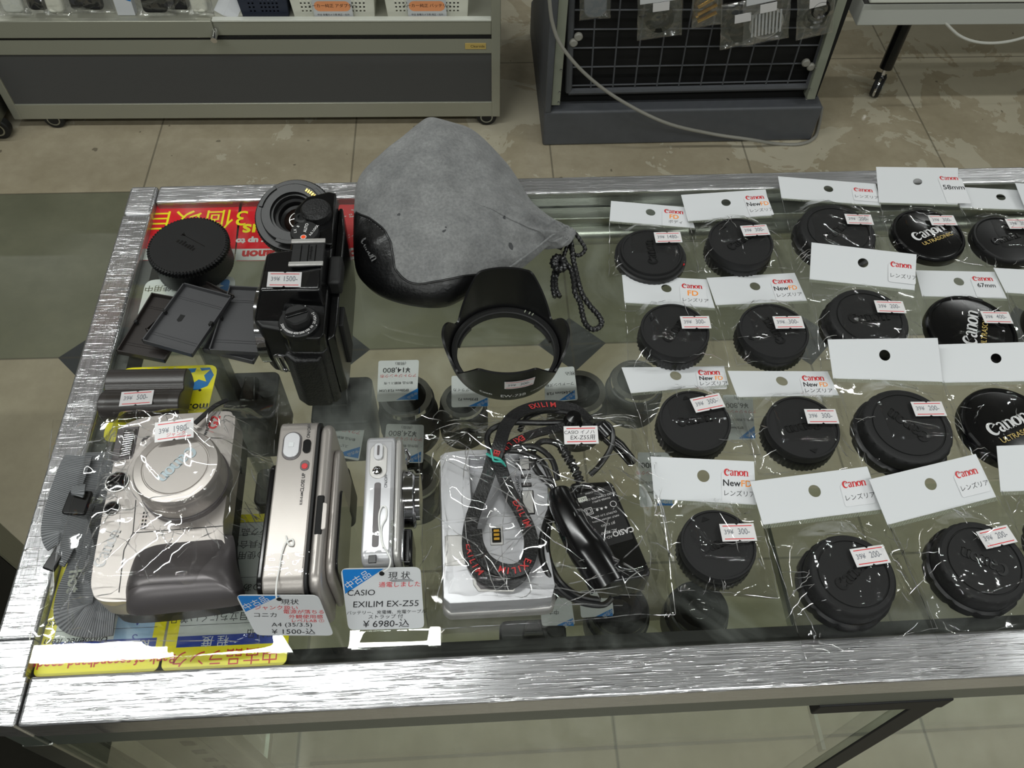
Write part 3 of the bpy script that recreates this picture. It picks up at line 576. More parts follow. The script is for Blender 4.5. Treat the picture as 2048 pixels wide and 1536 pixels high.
# baskets and goods in the trolley
def basket(x, w_, mat_, lab, sign=None):
    t = thing('plastic_basket', lab, 'basket', X @ Matrix.Translation((x, 0.030, zs - 0.004))); h_ = 0.12; dp = 0.16
    g = G(); hole = 0.0045; n = int(w_ / 0.0095); rows = 10; tp = 0.012
    def P(u, v): return Vector((-w_ / 2 * (1 + tp * v * 8 * 0.5) + u * w_ * (1 + tp * v * 4), -0.004 * v, v * h_))
    for side, (fn, wd) in enumerate(((lambda u, v: Vector((-w_ / 2 + u * w_ + (u - 0.5) * 0.016 * v, -0.010 * v, v * h_)), w_), (lambda u, v: Vector((w_ / 2 + 0.008 * v, u * dp - 0.01 * v * (1 - u), v * h_)), dp), (lambda u, v: Vector((-w_ / 2 - 0.008 * v, u * dp - 0.01 * v * (1 - u), v * h_)), dp))):
        nu = int(wd / 0.0085); nv = 12
        for i in range(nu):
            for j in range(nv):
                u0, u1, v0, v1 = i / nu, (i + 1) / nu, j / nv, (j + 1) / nv
                solid = i < 2 or i >= nu - 2 or j < 1 or j > 9 or (side == 0 and nu * 0.3 < i < nu * 0.36)
                if solid: g.poly([fn(u0, v0), fn(u1, v0), fn(u1, v1), fn(u0, v1)])
                else:
                    a, b = u0 + (u1 - u0) * 0.25, u1 - (u1 - u0) * 0.25; c_, d_ = v0 + (v1 - v0) * 0.25, v1 - (v1 - v0) * 0.25
                    O = [fn(u0, v0), fn(u1, v0), fn(u1, v1), fn(u0, v1)]; I = [fn(a, c_), fn(b, c_), fn(b, d_), fn(a, d_)]
                    for k in range(4): g.poly([O[k], O[(k + 1) % 4], I[(k + 1) % 4], I[k]])
    g.obj('basket_wall', mat_, t, flat=True, solid=0.0022)
    G().box(-w_ / 2, w_ / 2, 0.0, dp, 0, 0.003).obj('basket_floor', mat_, t)
    G().box(-w_ / 2 + 0.004, w_ / 2 - 0.004, 0.03, dp - 0.01, 0.004, 0.06).obj('contents', 'black_matte', t)
    if sign:
        V = Matrix.Translation((0, -0.009, 0.0)) @ Matrix.Rotation(PI / 2 + 0.08, 4, 'X')
        g = G(); g.prism([(-0.045, 0.001), (0.045, 0.001), (0.045, 0.05), (-0.045, 0.05)], 0, 0.0008, 0, V)
        g.flat(rrect(0.083, 0.026, 0.012, cx=0, cy=0.033), 0.001, 1, V)
        g.text(sign, 0.010, 0, 0.034, 0.0012, 0, 2, V); g.text('中古 各種カメラ用 純正・社外', 0.0055, 0, 0.011, 0.0012, 0, 2, V); g.obj('basket_sign', ['white', 'pastel', 'ink'], t)
def cx_at(px, z=0.3): q = at(px, 30, FLOOR + z); return (q - pA).dot(d.normalized())
basket(cx_at(530), 0.105, 'basket_navy', 'navy perforated plastic basket in the showcase trolley')
basket(cx_at(668), 0.185, 'basket_white', 'white perforated basket with orange sign, the middle basket of the trolley', 'メーカー純正 アダプター')
basket(cx_at(855), 0.185, 'basket_white', 'white perforated basket with orange sign at the right end of the trolley', 'メーカー純正 バッテリー')
def crumple_pack(name, lab, cat, X_, w_, h_, t_, seed, film='film_bg', core='black_matte', group=None):
    t = thing(name, lab, cat, X_, group); rnd = random.Random(seed); o1 = [rnd.uniform(-9, 9) for _ in range(3)]
    def fn(sg):
        def f_(u, v):
            e = min(u, 1 - u, v, 1 - v) * 2; b = (max(0, e)) ** 0.5 * t_ / 2
            q = Vector((u * w_ * 9 + o1[0], v * h_ * 9 + o1[1], sg + o1[2])) * 2.2; nn = noise.noise(q) * 0.6 + noise.noise(q * 2.7) * 0.5
            return Vector(((u - 0.5) * w_ * (1 + 0.05 * nn), sg * b * (1 + 0.8 * nn) + 0.002 * sg, v * h_ * (1 + 0.04 * nn)))
        return f_
    g = G(); g.grid(fn(-1), 26, 26); g.grid(fn(1), 14, 14); g.obj('bag_film', film, t)
    return t
goods = [(20, 0.075, 'white_plastic', 'pale item in a clear bag at the left end of the trolley'), (66, 0.07, 'black_matte', 'dark cable bundle in a clear bag beside the pale bagged item'), (105, 0.06, 'basket_white', 'bagged beige accessory leaning in the trolley'),
         (165, 0.12, 'black_matte', 'bagged black straps beside the white boxed film'), (305, 0.09, 'black_matte', 'bagged black accessories right of the blue and white box'), (350, 0.08, 'black_matte', 'clear bag of black parts in the middle of the trolley'), (395, 0.06, 'basket_white', 'clear bag with a pale part near the white leaflet')]
for i, (px_, w_, mt, lab) in enumerate(goods):
    xx = cx_at(px_, 0.31); t = crumple_pack('bagged_item', lab, 'bagged item', X @ Matrix.Translation((xx, 0.034 + 0.012 * (i % 2), zs - 0.003)) @ Matrix.Rotation(-0.25, 4, 'X'), w_, 0.13, 0.03, i)
    G().prism(rrect(w_ * 0.62, 0.085, 0.01, cy=0.05), -0.008, 0.008, 0, Matrix.Rotation(PI / 2, 4, 'X')).obj('content', mt, t, bevel=0.004)
xx = cx_at(243, 0.31); t = thing('film_box', 'white and blue boxed item standing in the trolley', 'box', X @ Matrix.Translation((xx, 0.035, zs - 0.003)) @ Matrix.Rotation(-0.12, 4, 'X'))
g = G(); g.box(-0.020, 0.020, 0, 0.02, 0, 0.09, 0); g.poly([(-0.0195, -0.0006, 0.045), (0.0195, -0.0006, 0.032), (0.0195, -0.0006, 0.089), (-0.0195, -0.0006, 0.089)], 1); g.obj('carton', ['white', 'blue'], t)
xx = cx_at(440, 0.31); t = thing('leaflet', 'white folded leaflet leaning on the trolley goods', 'leaflet', X @ Matrix.Translation((xx, 0.03, zs - 0.003)) @ Matrix.Rotation(-0.9, 4, 'X') @ Matrix.Rotation(0.4, 4, 'Y'))
g = G(); g.poly([(-0.026, 0, 0.004), (0.002, -0.006, 0), (0.004, -0.006, 0.05), (-0.022, 0, 0.056)]); g.poly([(0.002, -0.006, 0), (0.03, 0.002, 0.006), (0.03, 0.002, 0.05), (0.004, -0.006, 0.05)]); g.obj('paper', 'white', t, flat=True, solid=0.0006)

# ------------------------------------------------------------------ background: grid rack with hanging packets
RY = 1.735
def R_(x, y, Y=RY): return atY(x, y, Y)
bl = at(1085, 292, FLOOR); br = at(1622, 281, FLOOR); d2 = br - bl; W2 = d2.length
XR_ = frame((bl.x, bl.y, FLOOR), (d2.x, d2.y, 0))
rack = thing('grid_rack', 'dark grey shop rack with wire grid panel and solid base', 'display rack', XR_)
def rl(px_, py_, dy=0.0):                      # pixel to the rack's own front plane, dy behind its base face
    Y = bl.y + dy; p = atY(px_, py_, Y); q = XR_.inverted() @ p; return q
zb = rl(1350, 217).z + 0.0
G().box(0.0, W2, 0, 0.5, 0, zb - 0.004).obj('base', 'paint_grey', rack, bevel=0.006, seg=3)
def bar(n, p, q, w_, t_, m, dy): 
    p = Vector(p); q = Vector(q); dd = q - p; L_ = dd.length
    Z = dd.normalized(); Yv = Vector((0, 1, 0)); Xv = Yv.cross(Z).normalized(); Yv = Z.cross(Xv)
    G().box(-w_ / 2, w_ / 2, 0, t_, 0, L_).obj(n, m, rack, bevel=0.0015).matrix_local = Matrix.Translation(p + Vector((0, dy, 0))) @ Matrix((Xv, Yv, Z)).transposed().to_4x4()
M['postgrey'] = plain('sage_grey_metal', (146, 150, 136), 0.4, 0.2)
def ext(a, b, k): a = Vector(a); b = Vector(b); return b + (b - a) * k
a = rl(1111, 211, 0.004); b = rl(1127, 0, 0.004); a.y = b.y = 0.004
bar('side_post', a, ext(a, b, 0.12), 0.022, 0.03, 'postgrey', 0)
c_ = rl(1621, 199, 0.004); e_ = rl(1685, 0, 0.004); c_.y = e_.y = 0.004
bar('side_post', c_, ext(c_, e_, 0.12), 0.022, 0.03, 'postgrey', 0)
G().box(0.0, 0.016, -0.002, 0.45, zb - 0.004, 0.45).obj('side_panel', 'paint_grey', rack, bevel=0.002)
G().box(0.02, W2 - 0.008, 0.040, 0.048, zb - 0.003, 0.45).obj('back_board', 'dark', rack)
gy = 0.024
P00 = rl(1137, 183, gy); P10 = rl(1616, 172, gy); P01 = rl(1143, 0, gy); P11 = rl(1675, 0, gy)
def gp(u, v):
    p = P00.lerp(P10, u).lerp(P01.lerp(P11, u), v); return Vector((p.x, gy, p.z))
def gbar(n, u0, v0, u1, v1, r, m='paint_grey'): return G().tube([gp(u0, v0), gp(u1, v1)], r, 8).obj(n, m, rack)
for nm, u0, v0, u1, v1 in (('grid_frame', 0, 0, 1, 0), ('grid_frame', 0, 0, 0, 1.4), ('grid_frame', 1, 0, 1, 1.4)): gbar(nm, u0, v0, u1, v1, 0.0085)
g = G()
for v in (0.07, 0.285, 0.50, 0.70, 0.90, 1.1, 1.3): g.tube([gp(0, v), gp(1, v)], 0.0021, 6)
for k in range(1, 11): u = k / 11.0; g.tube([gp(u, 0), gp(u, 1.4)] , 0.0021, 6)
g.obj('wire_grid', 'paint_grey', rack)
for (px_, py_) in ((1157, 74), (1147, 86), (1612, 126), (1622, 134)):
    p = rl(px_, py_, gy - 0.012); G().lathe([(0.010, 0), (0.010, 0.005), (0.007, 0.008)], 16, X=Matrix.Translation((p.x, gy - 0.008, p.z)) @ Matrix.Rotation(PI / 2, 4, 'X')).obj('clip', 'cable_grey', rack)
for (px_, py_) in ((1122, 140), (1119, 185), (1117, 205), (1632, 135), (1620, 178), (1613, 198)):
    p = rl(px_, py_, 0.003); G().lathe([(0.003, 0), (0.002, 0.002)], 10, X=Matrix.Translation((p.x, 0.0035, p.z)) @ Matrix.Rotation(PI / 2, 4, 'X')).obj('rivet', 'chrome', rack)
# hanging packets
packs = [(1190, 38, -60, 62, 0, 'clear bag with a grey translucent rectangular cap, hanging first from the left', 'rect'), (1318, 75, -25, 88, 0, 'clear bag with a round black adapter hanging on the grid', 'ring'),
         (1413, 52, -55, 60, 0, 'clear bag with brass coloured rods hanging on the grid', 'rods'), (1480, 92, 0, 80, 0.03, 'low crumpled clear bag behind the bag with the white header', 'disc'),
         (1530, 84, -30, 90, 0, 'clear bag with a striped round filter and white header', 'filter'), (1628, 72, -40, 70, 0, 'clear bag with dark lens rings hanging by the right post', 'rings')]
for i, (cx_, by, ty, wpx, back, lab, kind) in enumerate(packs):
    dy = -0.020 + back * 0.2
    p0 = rl(cx_, by, dy); p1 = rl(cx_, ty, dy); w_ = abs((rl(cx_ + wpx / 2, by - 20, dy) - rl(cx_ - wpx / 2, by - 20, dy)).x); h_ = p1.z - p0.z
    Xp = XR_ @ Matrix.Translation((p0.x, dy, p0.z)) @ Matrix.Rotation((p1.x - p0.x) / max(h_, 0.01) * 0.8, 4, 'Y')
    t = crumple_pack('hanging_packet', lab, 'bagged item', Xp, w_, h_, 0.024, 40 + i)
    V = Matrix.Rotation(PI / 2, 4, 'X')
    G().box(-0.018, 0.018, -0.0145, -0.013, h_ * 0.62, h_ * 0.62 + 0.020).obj('price_label', 'sticker', t)
    G().tube([(0, 0.0, h_ * 0.97), (0, 0.02, h_ * 0.99), (0, 0.024 - dy, h_ * 0.995)], 0.002, 6).obj('hook', 'chrome', t)
    if kind in ('ring', 'filter'): G().box(-w_ * 0.46, w_ * 0.46, -0.014, -0.012, h_ * 0.80, h_ * 1.0).obj('header_card', 'white', t)
    if kind == 'rect': G().prism(rrect(w_ * 0.72, h_ * 0.72, 0.018, cy=h_ * 0.42), -0.006, 0.006, 0, V).obj('cap', plain('grey_translucent_plastic', (110, 116, 124), 0.4), t, bevel=0.002)
    if kind == 'ring':
        g = G(); g.lathe([(w_ * 0.3, -0.008), (w_ * 0.33, 0.0), (w_ * 0.3, 0.008), (w_ * 0.2, 0.008), (w_ * 0.18, 0), (w_ * 0.2, -0.008)], 36, X=Matrix.Translation((0, 0, h_ * 0.4)) @ V, closed=True); g.obj('adapter', 'black_gloss', t)
    if kind == 'rods':
        for k in range(3): G().tube([(-w_ * 0.3, 0, h_ * (0.12 + 0.14 * k)), (w_ * 0.3, -0.003, h_ * (0.26 + 0.15 * k))], 0.004, 8).obj('rod', 'gold', t)
    if kind == 'disc': G().lathe([(w_ * 0.28, -0.005), (w_ * 0.28, 0.005), (0, 0.006)], 36, X=Matrix.Translation((0, 0, h_ * 0.35)) @ V).obj('cap', 'black', t)
    if kind == 'filter':
        g = G(); g.lathe([(w_ * 0.36, -0.003), (w_ * 0.37, 0), (w_ * 0.36, 0.003), (w_ * 0.33, 0.003), (w_ * 0.33, -0.003)], 40, X=Matrix.Translation((0, 0, h_ * 0.36)) @ V, closed=True); g.obj('filter_ring', 'silver', t)
        g = G()
        for k in range(-4, 5): g.box(k * w_ * 0.075 - 0.002, k * w_ * 0.075 + 0.002, -0.004, -0.001, h_ * 0.16, h_ * 0.56)
        g.obj('stripe_insert', 'white', t)
    if kind == 'rings':
        for k in range(3): G().lathe([(w_ * (0.32 - 0.04 * k), -0.003), (w_ * (0.34 - 0.04 * k), 0.0), (w_ * (0.32 - 0.04 * k), 0.003), (w_ * (0.27 - 0.04 * k), 0)], 30, X=Matrix.Translation((0.004 * k, -0.006 * k, h_ * (0.36 + 0.09 * k))) @ V, closed=True).obj('ring', 'black_gloss', t)
# grey cable sweeping down the rack and along the floor
pts = [R_(1098, -60, RY - 0.03), R_(1099, 0, RY - 0.03), R_(1106, 50, RY - 0.03), R_(1125, 95, RY - 0.035), R_(1173, 150, RY - 0.04), R_(1240, 200, RY - 0.045), R_(1330, 245, RY - 0.05), R_(1420, 267, RY - 0.03), R_(1500, 279, RY - 0.028), at(1556, 288, FLOOR + 0.005), at(1600, 288, FLOOR + 0.005), at(1628, 276, FLOOR + 0.005), at(1638, 250, FLOOR + 0.005), at(1644, 215, FLOOR + 0.005)]
g = G(); g.tube(smooth_path(pts, 8), 0.0042, 10); tag(g.obj('power_cable', 'cable_grey'), 'grey cable hanging across the rack base down to the floor', 'cable')
# wheeled white table at the right edge
tb = R_(1712, 52, 1.78); Xt = frame((tb.x, 1.78, FLOOR), (1, -0.012, 0)); tz = tb.z - FLOOR
tbl = thing('wheeled_table', 'pale grey edged shop table on black legs with casters', 'table', Xt)
G().box(0, 0.9, 0, 0.6, tz, tz + 0.055).obj('apron', plain('pale_grey_enamel', (184, 186, 180), 0.4), tbl, bevel=0.003)
G().box(0.005, 0.9, -0.012, 0.6, tz + 0.063, tz + 0.085).obj('table_top', 'white_plastic', tbl, bevel=0.003)
G().box(0.0, 0.9, 0.0, 0.6, tz + 0.055, tz + 0.063).obj('shadow_gap', 'panel_grey', tbl)
cp = at(1748, 190, FLOOR); L_ = Xt.inverted() @ Vector((cp.x, cp.y, FLOOR))
for k, lx in enumerate((L_.x, L_.x + 0.68)):
    G().tube([(lx + 0.012, L_.y + 0.02, tz), (lx, L_.y, 0.085)], 0.017, 14).obj('leg', 'black_gloss', tbl)
    G().tube([(lx, L_.y, 0.085), (lx, L_.y, 0.055)], 0.006, 10).obj('stem', 'chrome', tbl)
    e = caster(tbl, lx, L_.y, 0.03); e.rotation_euler = (0, 0, 1.0)
    G().lathe([(0.0305, 0.009), (0.0315, 0.012), (0.0305, 0.015)], 30, X=Matrix.Translation((0, 0, 0.031)) @ Matrix.Rotation(PI / 2, 4, 'X') @ Matrix.Translation((0, 0, -0.012))).obj('chrome_band', 'chrome', e)
pts = [R_(1890, 45, 1.78), R_(1920, 72, 1.77), R_(1960, 85, 1.76), R_(2010, 84, 1.76), R_(2060, 70, 1.76), R_(2110, 40, 1.76)]
tag(G().tube(smooth_path(pts, 8), 0.0035, 8).obj('power_cable', 'cable_white'), 'pale cable sagging below the white table', 'cable')

# ------------------------------------------------------------------ helpers for the goods on the counter
INV = {}
def thingW(name, label, cat, p, rz=0.0, group=None):      # a thing whose parts are then given in world coordinates
    X = Matrix.Translation(p) @ Matrix.Rotation(rz, 4, 'Z')
    o = thing(name, label, cat, X, group); return o, X.inverted()
def price_label(par, Xl, txt, w_=0.0225, h_=0.0125, pen=None, name='price_label'):
    g = G(); n = 0.0011
    pts = [(-w_ / 2, -h_ / 2), (-n, -h_ / 2), (0, -h_ / 2 + n), (n, -h_ / 2), (w_ / 2, -h_ / 2), (w_ / 2, h_ / 2), (n, h_ / 2), (0, h_ / 2 - n), (-n, h_ / 2), (-w_ / 2, h_ / 2)]
    g.prism(pts, 0, 0.00012, 0, Xl)
    for s in (-1, 1): g.rect(-w_ * 0.42, w_ * 0.43, s * h_ * 0.37 - 0.0003, s * h_ * 0.37 + 0.0003, 0.00016, 1, Xl)
    if txt:
        g.text('39¥', 0.0048, -w_ * 0.27, 0.0002, 0.0002, 0, 2, Xl, sx=0.85, bold=0.00004); g.text(txt, 0.0060, w_ * 0.17, 0.0004, 0.0002, 0, 2, Xl, sx=0.72, bold=0.00006)
    if pen:
        for s, sz, x, y, mi in pen: g.text(s, sz, x, y, 0.0002, 0, mi, Xl, shear=0.1)
    return g.obj(name, ['sticker', 'red', 'dotink', 'redpen', 'ink'], par, flat=True)
def tape_patch(par, Xl, w_, h_): return G().prism(rrect(w_, h_, 0.0008), 0.0003, 0.00036, 0, Xl).obj('clear_tape', 'tape', par, flat=True)
def T3(p, rz=0.0, rx=0.0, ry=0.0): return Matrix.Translation(p) @ Matrix.Rotation(rz, 4, 'Z') @ Matrix.Rotation(ry, 4, 'Y') @ Matrix.Rotation(rx, 4, 'X')
def tri(x): return abs((x % 1.0) * 2 - 1)
def crease(x, y, seed, amp, freq):
    s = 0.0
    for k in range(6):
        a = seed * 1.7 + k * 1.13; f = freq * (0.6 + 0.35 * k)
        wv = noise.noise(Vector((x * freq * 0.7 + seed, y * freq * 0.7, k * 3.3))) * 0.9
        v = tri((x * math.cos(a) + y * math.sin(a)) * f + wv + k * 0.37)
        m = max(0.0, noise.noise(Vector((x * freq * 0.9 + k * 5.1, y * freq * 0.9 + seed * 2.2, 1.7))) + 0.25)
        s += (max(0.0, v - 0.55) / 0.45) ** 1.5 * m / (1 + 0.5 * k)
    return s * amp
def film_sheet(par, C4, hf, nx, ny, seed, mat_='film', Xi=None, edge=0.0012, amp=0.003, freq=26, name='bag_film', curlz=0.0, z4=(0, 0, 0, 0), jag=0.0015):
    """C4: TL, TR, BR, BL world points; hf(x, y): height of what lies under the film."""
    TL, TR, BR, BL = [Vector(p) for p in C4]; g = G()
    def fn(u, v):
        p = TL.lerp(TR, u).lerp(BL.lerp(BR, u), v); base = p.z
        x, y = p.x, p.y; e = min(u, 1 - u) * (TR - TL).length; e2 = min(1 - v, v + 0.25) * (BL - TL).length; ee = max(0.0, min(1.0, min(e, e2) / 0.02))
        k = noise.noise(Vector((x * 60, y * 60, seed))) * jag
        z = max(base, hf(x, y) * (0.15 + 0.85 * ee)) + crease(x, y, seed, amp, freq) * (0.35 + 0.65 * ee) + 0.0006
        return Vector((x + k * (1 if u in (0.0, 1.0) else 0.5), y + k * 0.7, z))
    g.grid(fn, nx, ny, 0, Xi); return g.obj(name, mat_, par, angle=60)
def fold_glint_lines(par, C4, hf, n, seed, Xi, r=0.00022, lift=0.0016, centre=None, rad=0.03, name='crease_glint', amp=0.003, freq=26, long_=0.0):  # thin glossy tubes laid along folds, added for bright highlight lines
    TL, TR, BR, BL = [Vector(p) for p in C4]; g = G(); rnd = random.Random(seed)
    Q = lambda u, v: TL.lerp(TR, u).lerp(BL.lerp(BR, u), v)
    for k in range(n):
        if centre is not None and k % 4 != 3:
            a = rnd.uniform(0, 2 * PI); p0 = Vector((centre[0] + math.cos(a) * rad, centre[1] + math.sin(a) * rad, 0)); a2 = a + rnd.uniform(-0.7, 0.7); L_ = rnd.uniform(0.008, 0.03); p1 = p0 + Vector((math.cos(a2), math.sin(a2), 0)) * L_
        else:
            u, v = rnd.random(), rnd.random(); p0 = Q(u, v); a = rnd.uniform(0, 2 * PI); p1 = p0 + Vector((math.cos(a), math.sin(a), 0)) * rnd.uniform(0.01, 0.04 + long_)
        bow = rnd.uniform(-0.004, 0.004) * (1 + long_ * 30); nrm = Vector((-(p1 - p0).y, (p1 - p0).x, 0)).normalized(); pts = []
        lo = (min(p.x for p in (TL, TR, BR, BL)), max(p.x for p in (TL, TR, BR, BL)), min(p.y for p in (TL, TR, BR, BL)), max(p.y for p in (TL, TR, BR, BL)))
        for i in range(9):
            s_ = i / 8; p = p0.lerp(p1, s_) + nrm * (bow * math.sin(PI * s_) + 0.0004 * math.sin(s_ * 23 + k))
            if not (lo[0] + 0.001 < p.x < lo[1] - 0.001 and lo[2] + 0.001 < p.y < lo[3] - 0.001): break
            pts.append((p.x, p.y, hf(p.x, p.y) + crease(p.x, p.y, seed, amp, freq) + lift * (0.5 + 0.5 * math.sin(PI * s_))))
        if len(pts) > 3: g.tube(pts, lambda q: r * (0.35 + math.sin(PI * q)), 5, 0, Xi)
    for a_, b_ in ((TL, BL), (BL, BR), (BR, TR)):
        g.tube([a_.lerp(b_, i / 14) + Vector((rnd.uniform(-1, 1) * 0.0005, rnd.uniform(-1, 1) * 0.0005, 0.0012 + rnd.random() * 0.0012 + hf(*a_.lerp(b_, i / 14).xy) * 0.25)) for i in range(15)], r * 0.9, 5, 0, Xi)
    o = g.obj(name, 'fold', par); o['kind'] = 'stuff'; return o
def obst_disc(cx, cy, r, h, slope=1.1): return lambda x, y: h - max(0.0, math.hypot(x - cx, y - cy) - r) * slope
def obst_rect(cx, cy, w_, d_, h, rz=0.0, slope=1.3):
    c, s = math.cos(-rz), math.sin(-rz)
    def f_(x, y):
        dx, dy = x - cx, y - cy; a, b = dx * c - dy * s, dx * s + dy * c
        q = math.hypot(max(0, abs(a) - w_ / 2), max(0, abs(b) - d_ / 2)); return h - q * slope
    return f_
def envelope(fs): return lambda x, y: max(0.0, max(f_(x, y) for f_ in fs))

# ------------------------------------------------------------------ lens caps and their hanging packets
def ribs(n, d, lo, hi): return lambda i, r, z: 1 - d if (i % 2 == 0 and lo <= z <= hi) else 1
def make_cap(kind, par, Xc, r, h, word, wrot):
    if kind == 'fd':
        G().lathe([(r * 0.98, 0), (r, h * 0.04), (r, h * 0.5), (r * 0.965, h * 0.56)], 96, 0, Xc, rf=ribs(96, 0.035, 0, h * 0.52)).obj('ribbed_skirt', 'black', par)
        G().lathe([(r * 0.94, h * 0.5), (r * 0.975, h * 0.6), (r * 0.975, h * 0.96), (r * 0.96, h), (r * 0.91, h), (r * 0.90, h - 0.0009), (0, h - 0.0009)], 64, 0, Xc).obj('cap_top', 'black_matte', par)
        g = G(); logo(g, r * 0.95, 0, 0, h - 0.0009, wrot, 0, 0.0005, Xc)
        g.prism([(-0.0028, r * 0.70), (0.0028, r * 0.70), (0, r * 0.82)], h - 0.0009, h - 0.0004, 0, Xc @ Matrix.Rotation(wrot, 4, 'Z')); g.obj('raised_lettering', 'black', par, flat=True)
    elif kind == 'ef':
        G().lathe([(r * 1.04, 0), (r * 1.06, 0.001), (r * 1.06, h * 0.36), (r * 1.0, h * 0.42)], 72, 0, Xc, rf=lambda i, rr, z: 0.965 if i % 6 == 0 and z < h * 0.38 else 1).obj('flange', 'black', par)
        G().lathe([(r * 0.97, h * 0.40), (r * 0.99, h * 0.5), (r * 0.99, h * 0.82), (r * 0.95, h * 0.95), (r * 0.90, h), (r * 0.80, h), (r * 0.795, h - 0.0008), (r * 0.765, h - 0.0008), (r * 0.76, h - 0.0001), (0, h - 0.0001)], 96, 0, Xc, rf=lambda i, rr, z: 0.985 if i % 4 == 0 and h * 0.45 < z < h * 0.85 else 1).obj('cap_top', 'black_matte', par)
        g = G(); logo(g, r * 1.0, 0, 0, h - 0.0001, wrot, 0, 0.0005, Xc); g.obj('raised_lettering', 'black', par, flat=True)
    elif kind in ('front', 'frontp'):
        G().lathe([(r * 0.97, 0), (r, 0.001), (r, h * 0.6), (r * 0.985, h * 0.85), (r * 0.95, h), (r * 0.90, h), (r * 0.885, h - 0.0012), (r * 0.84, h - 0.0007), (0, h - 0.0004)], 96, 0, Xc, rf=ribs(96, 0.012, 0.0015, h * 0.55)).obj('cap_disc', 'black_gloss' if kind == 'frontp' else 'black', par)
        for s in (-1, 1): G().prism(rrect(r * 0.34, r * 0.07, 0.001, cx=0, cy=s * r * 0.93), h * 0.6, h + 0.0004, 0, Xc @ Matrix.Rotation(wrot + PI / 2, 4, 'Z')).obj('pinch_latch', 'black_matte', par, bevel=0.0004)
        g = G()
        if kind == 'frontp':
            logo(g, r * 1.05, 0, 0.001, h + 0.00002, wrot, 0, 0, Xc); Y = Xc @ Matrix.Rotation(wrot, 4, 'Z'); g.text('ULTRASONIC', r * 0.17, r * 0.08, -r * 0.26, h + 0.00004, 0, 1, Y, bold=0.00004)
        else: logo(g, r * 0.95, 0, 0, h - 0.0004, wrot, 2, 0.0005, Xc)
        g.obj('lettering', ['silverprint', 'goldprint', 'black'], par, flat=True)
    elif kind == 'body':
        G().lathe([(r * 0.99, 0), (r, 0.001), (r, h * 0.55), (r * 0.96, h * 0.6)], 90, 0, Xc, rf=ribs(90, 0.02, 0, h * 0.5)).obj('ribbed_skirt', 'black', par)
        G().lathe([(r * 0.95, h * 0.5), (r * 0.93, h * 0.78), (r * 0.86, h * 0.8), (r * 0.84, h), (r * 0.80, h), (r * 0.79, h - 0.0007), (0, h - 0.0007)], 72, 0, Xc).obj('cap_top', 'black_matte', par)
        g = G(); logo(g, r * 0.9, 0, 0, h - 0.0007, wrot, 0, 0.0005, Xc); g.obj('raised_lettering', 'black', par, flat=True)
        G().lathe([(0.0012, h * 0.6), (0.0012, h * 0.66), (0, h * 0.67)], 12, 0, Xc @ Matrix.Translation((r * 0.9, -r * 0.25, 0))).obj('red_dot', 'red', par)

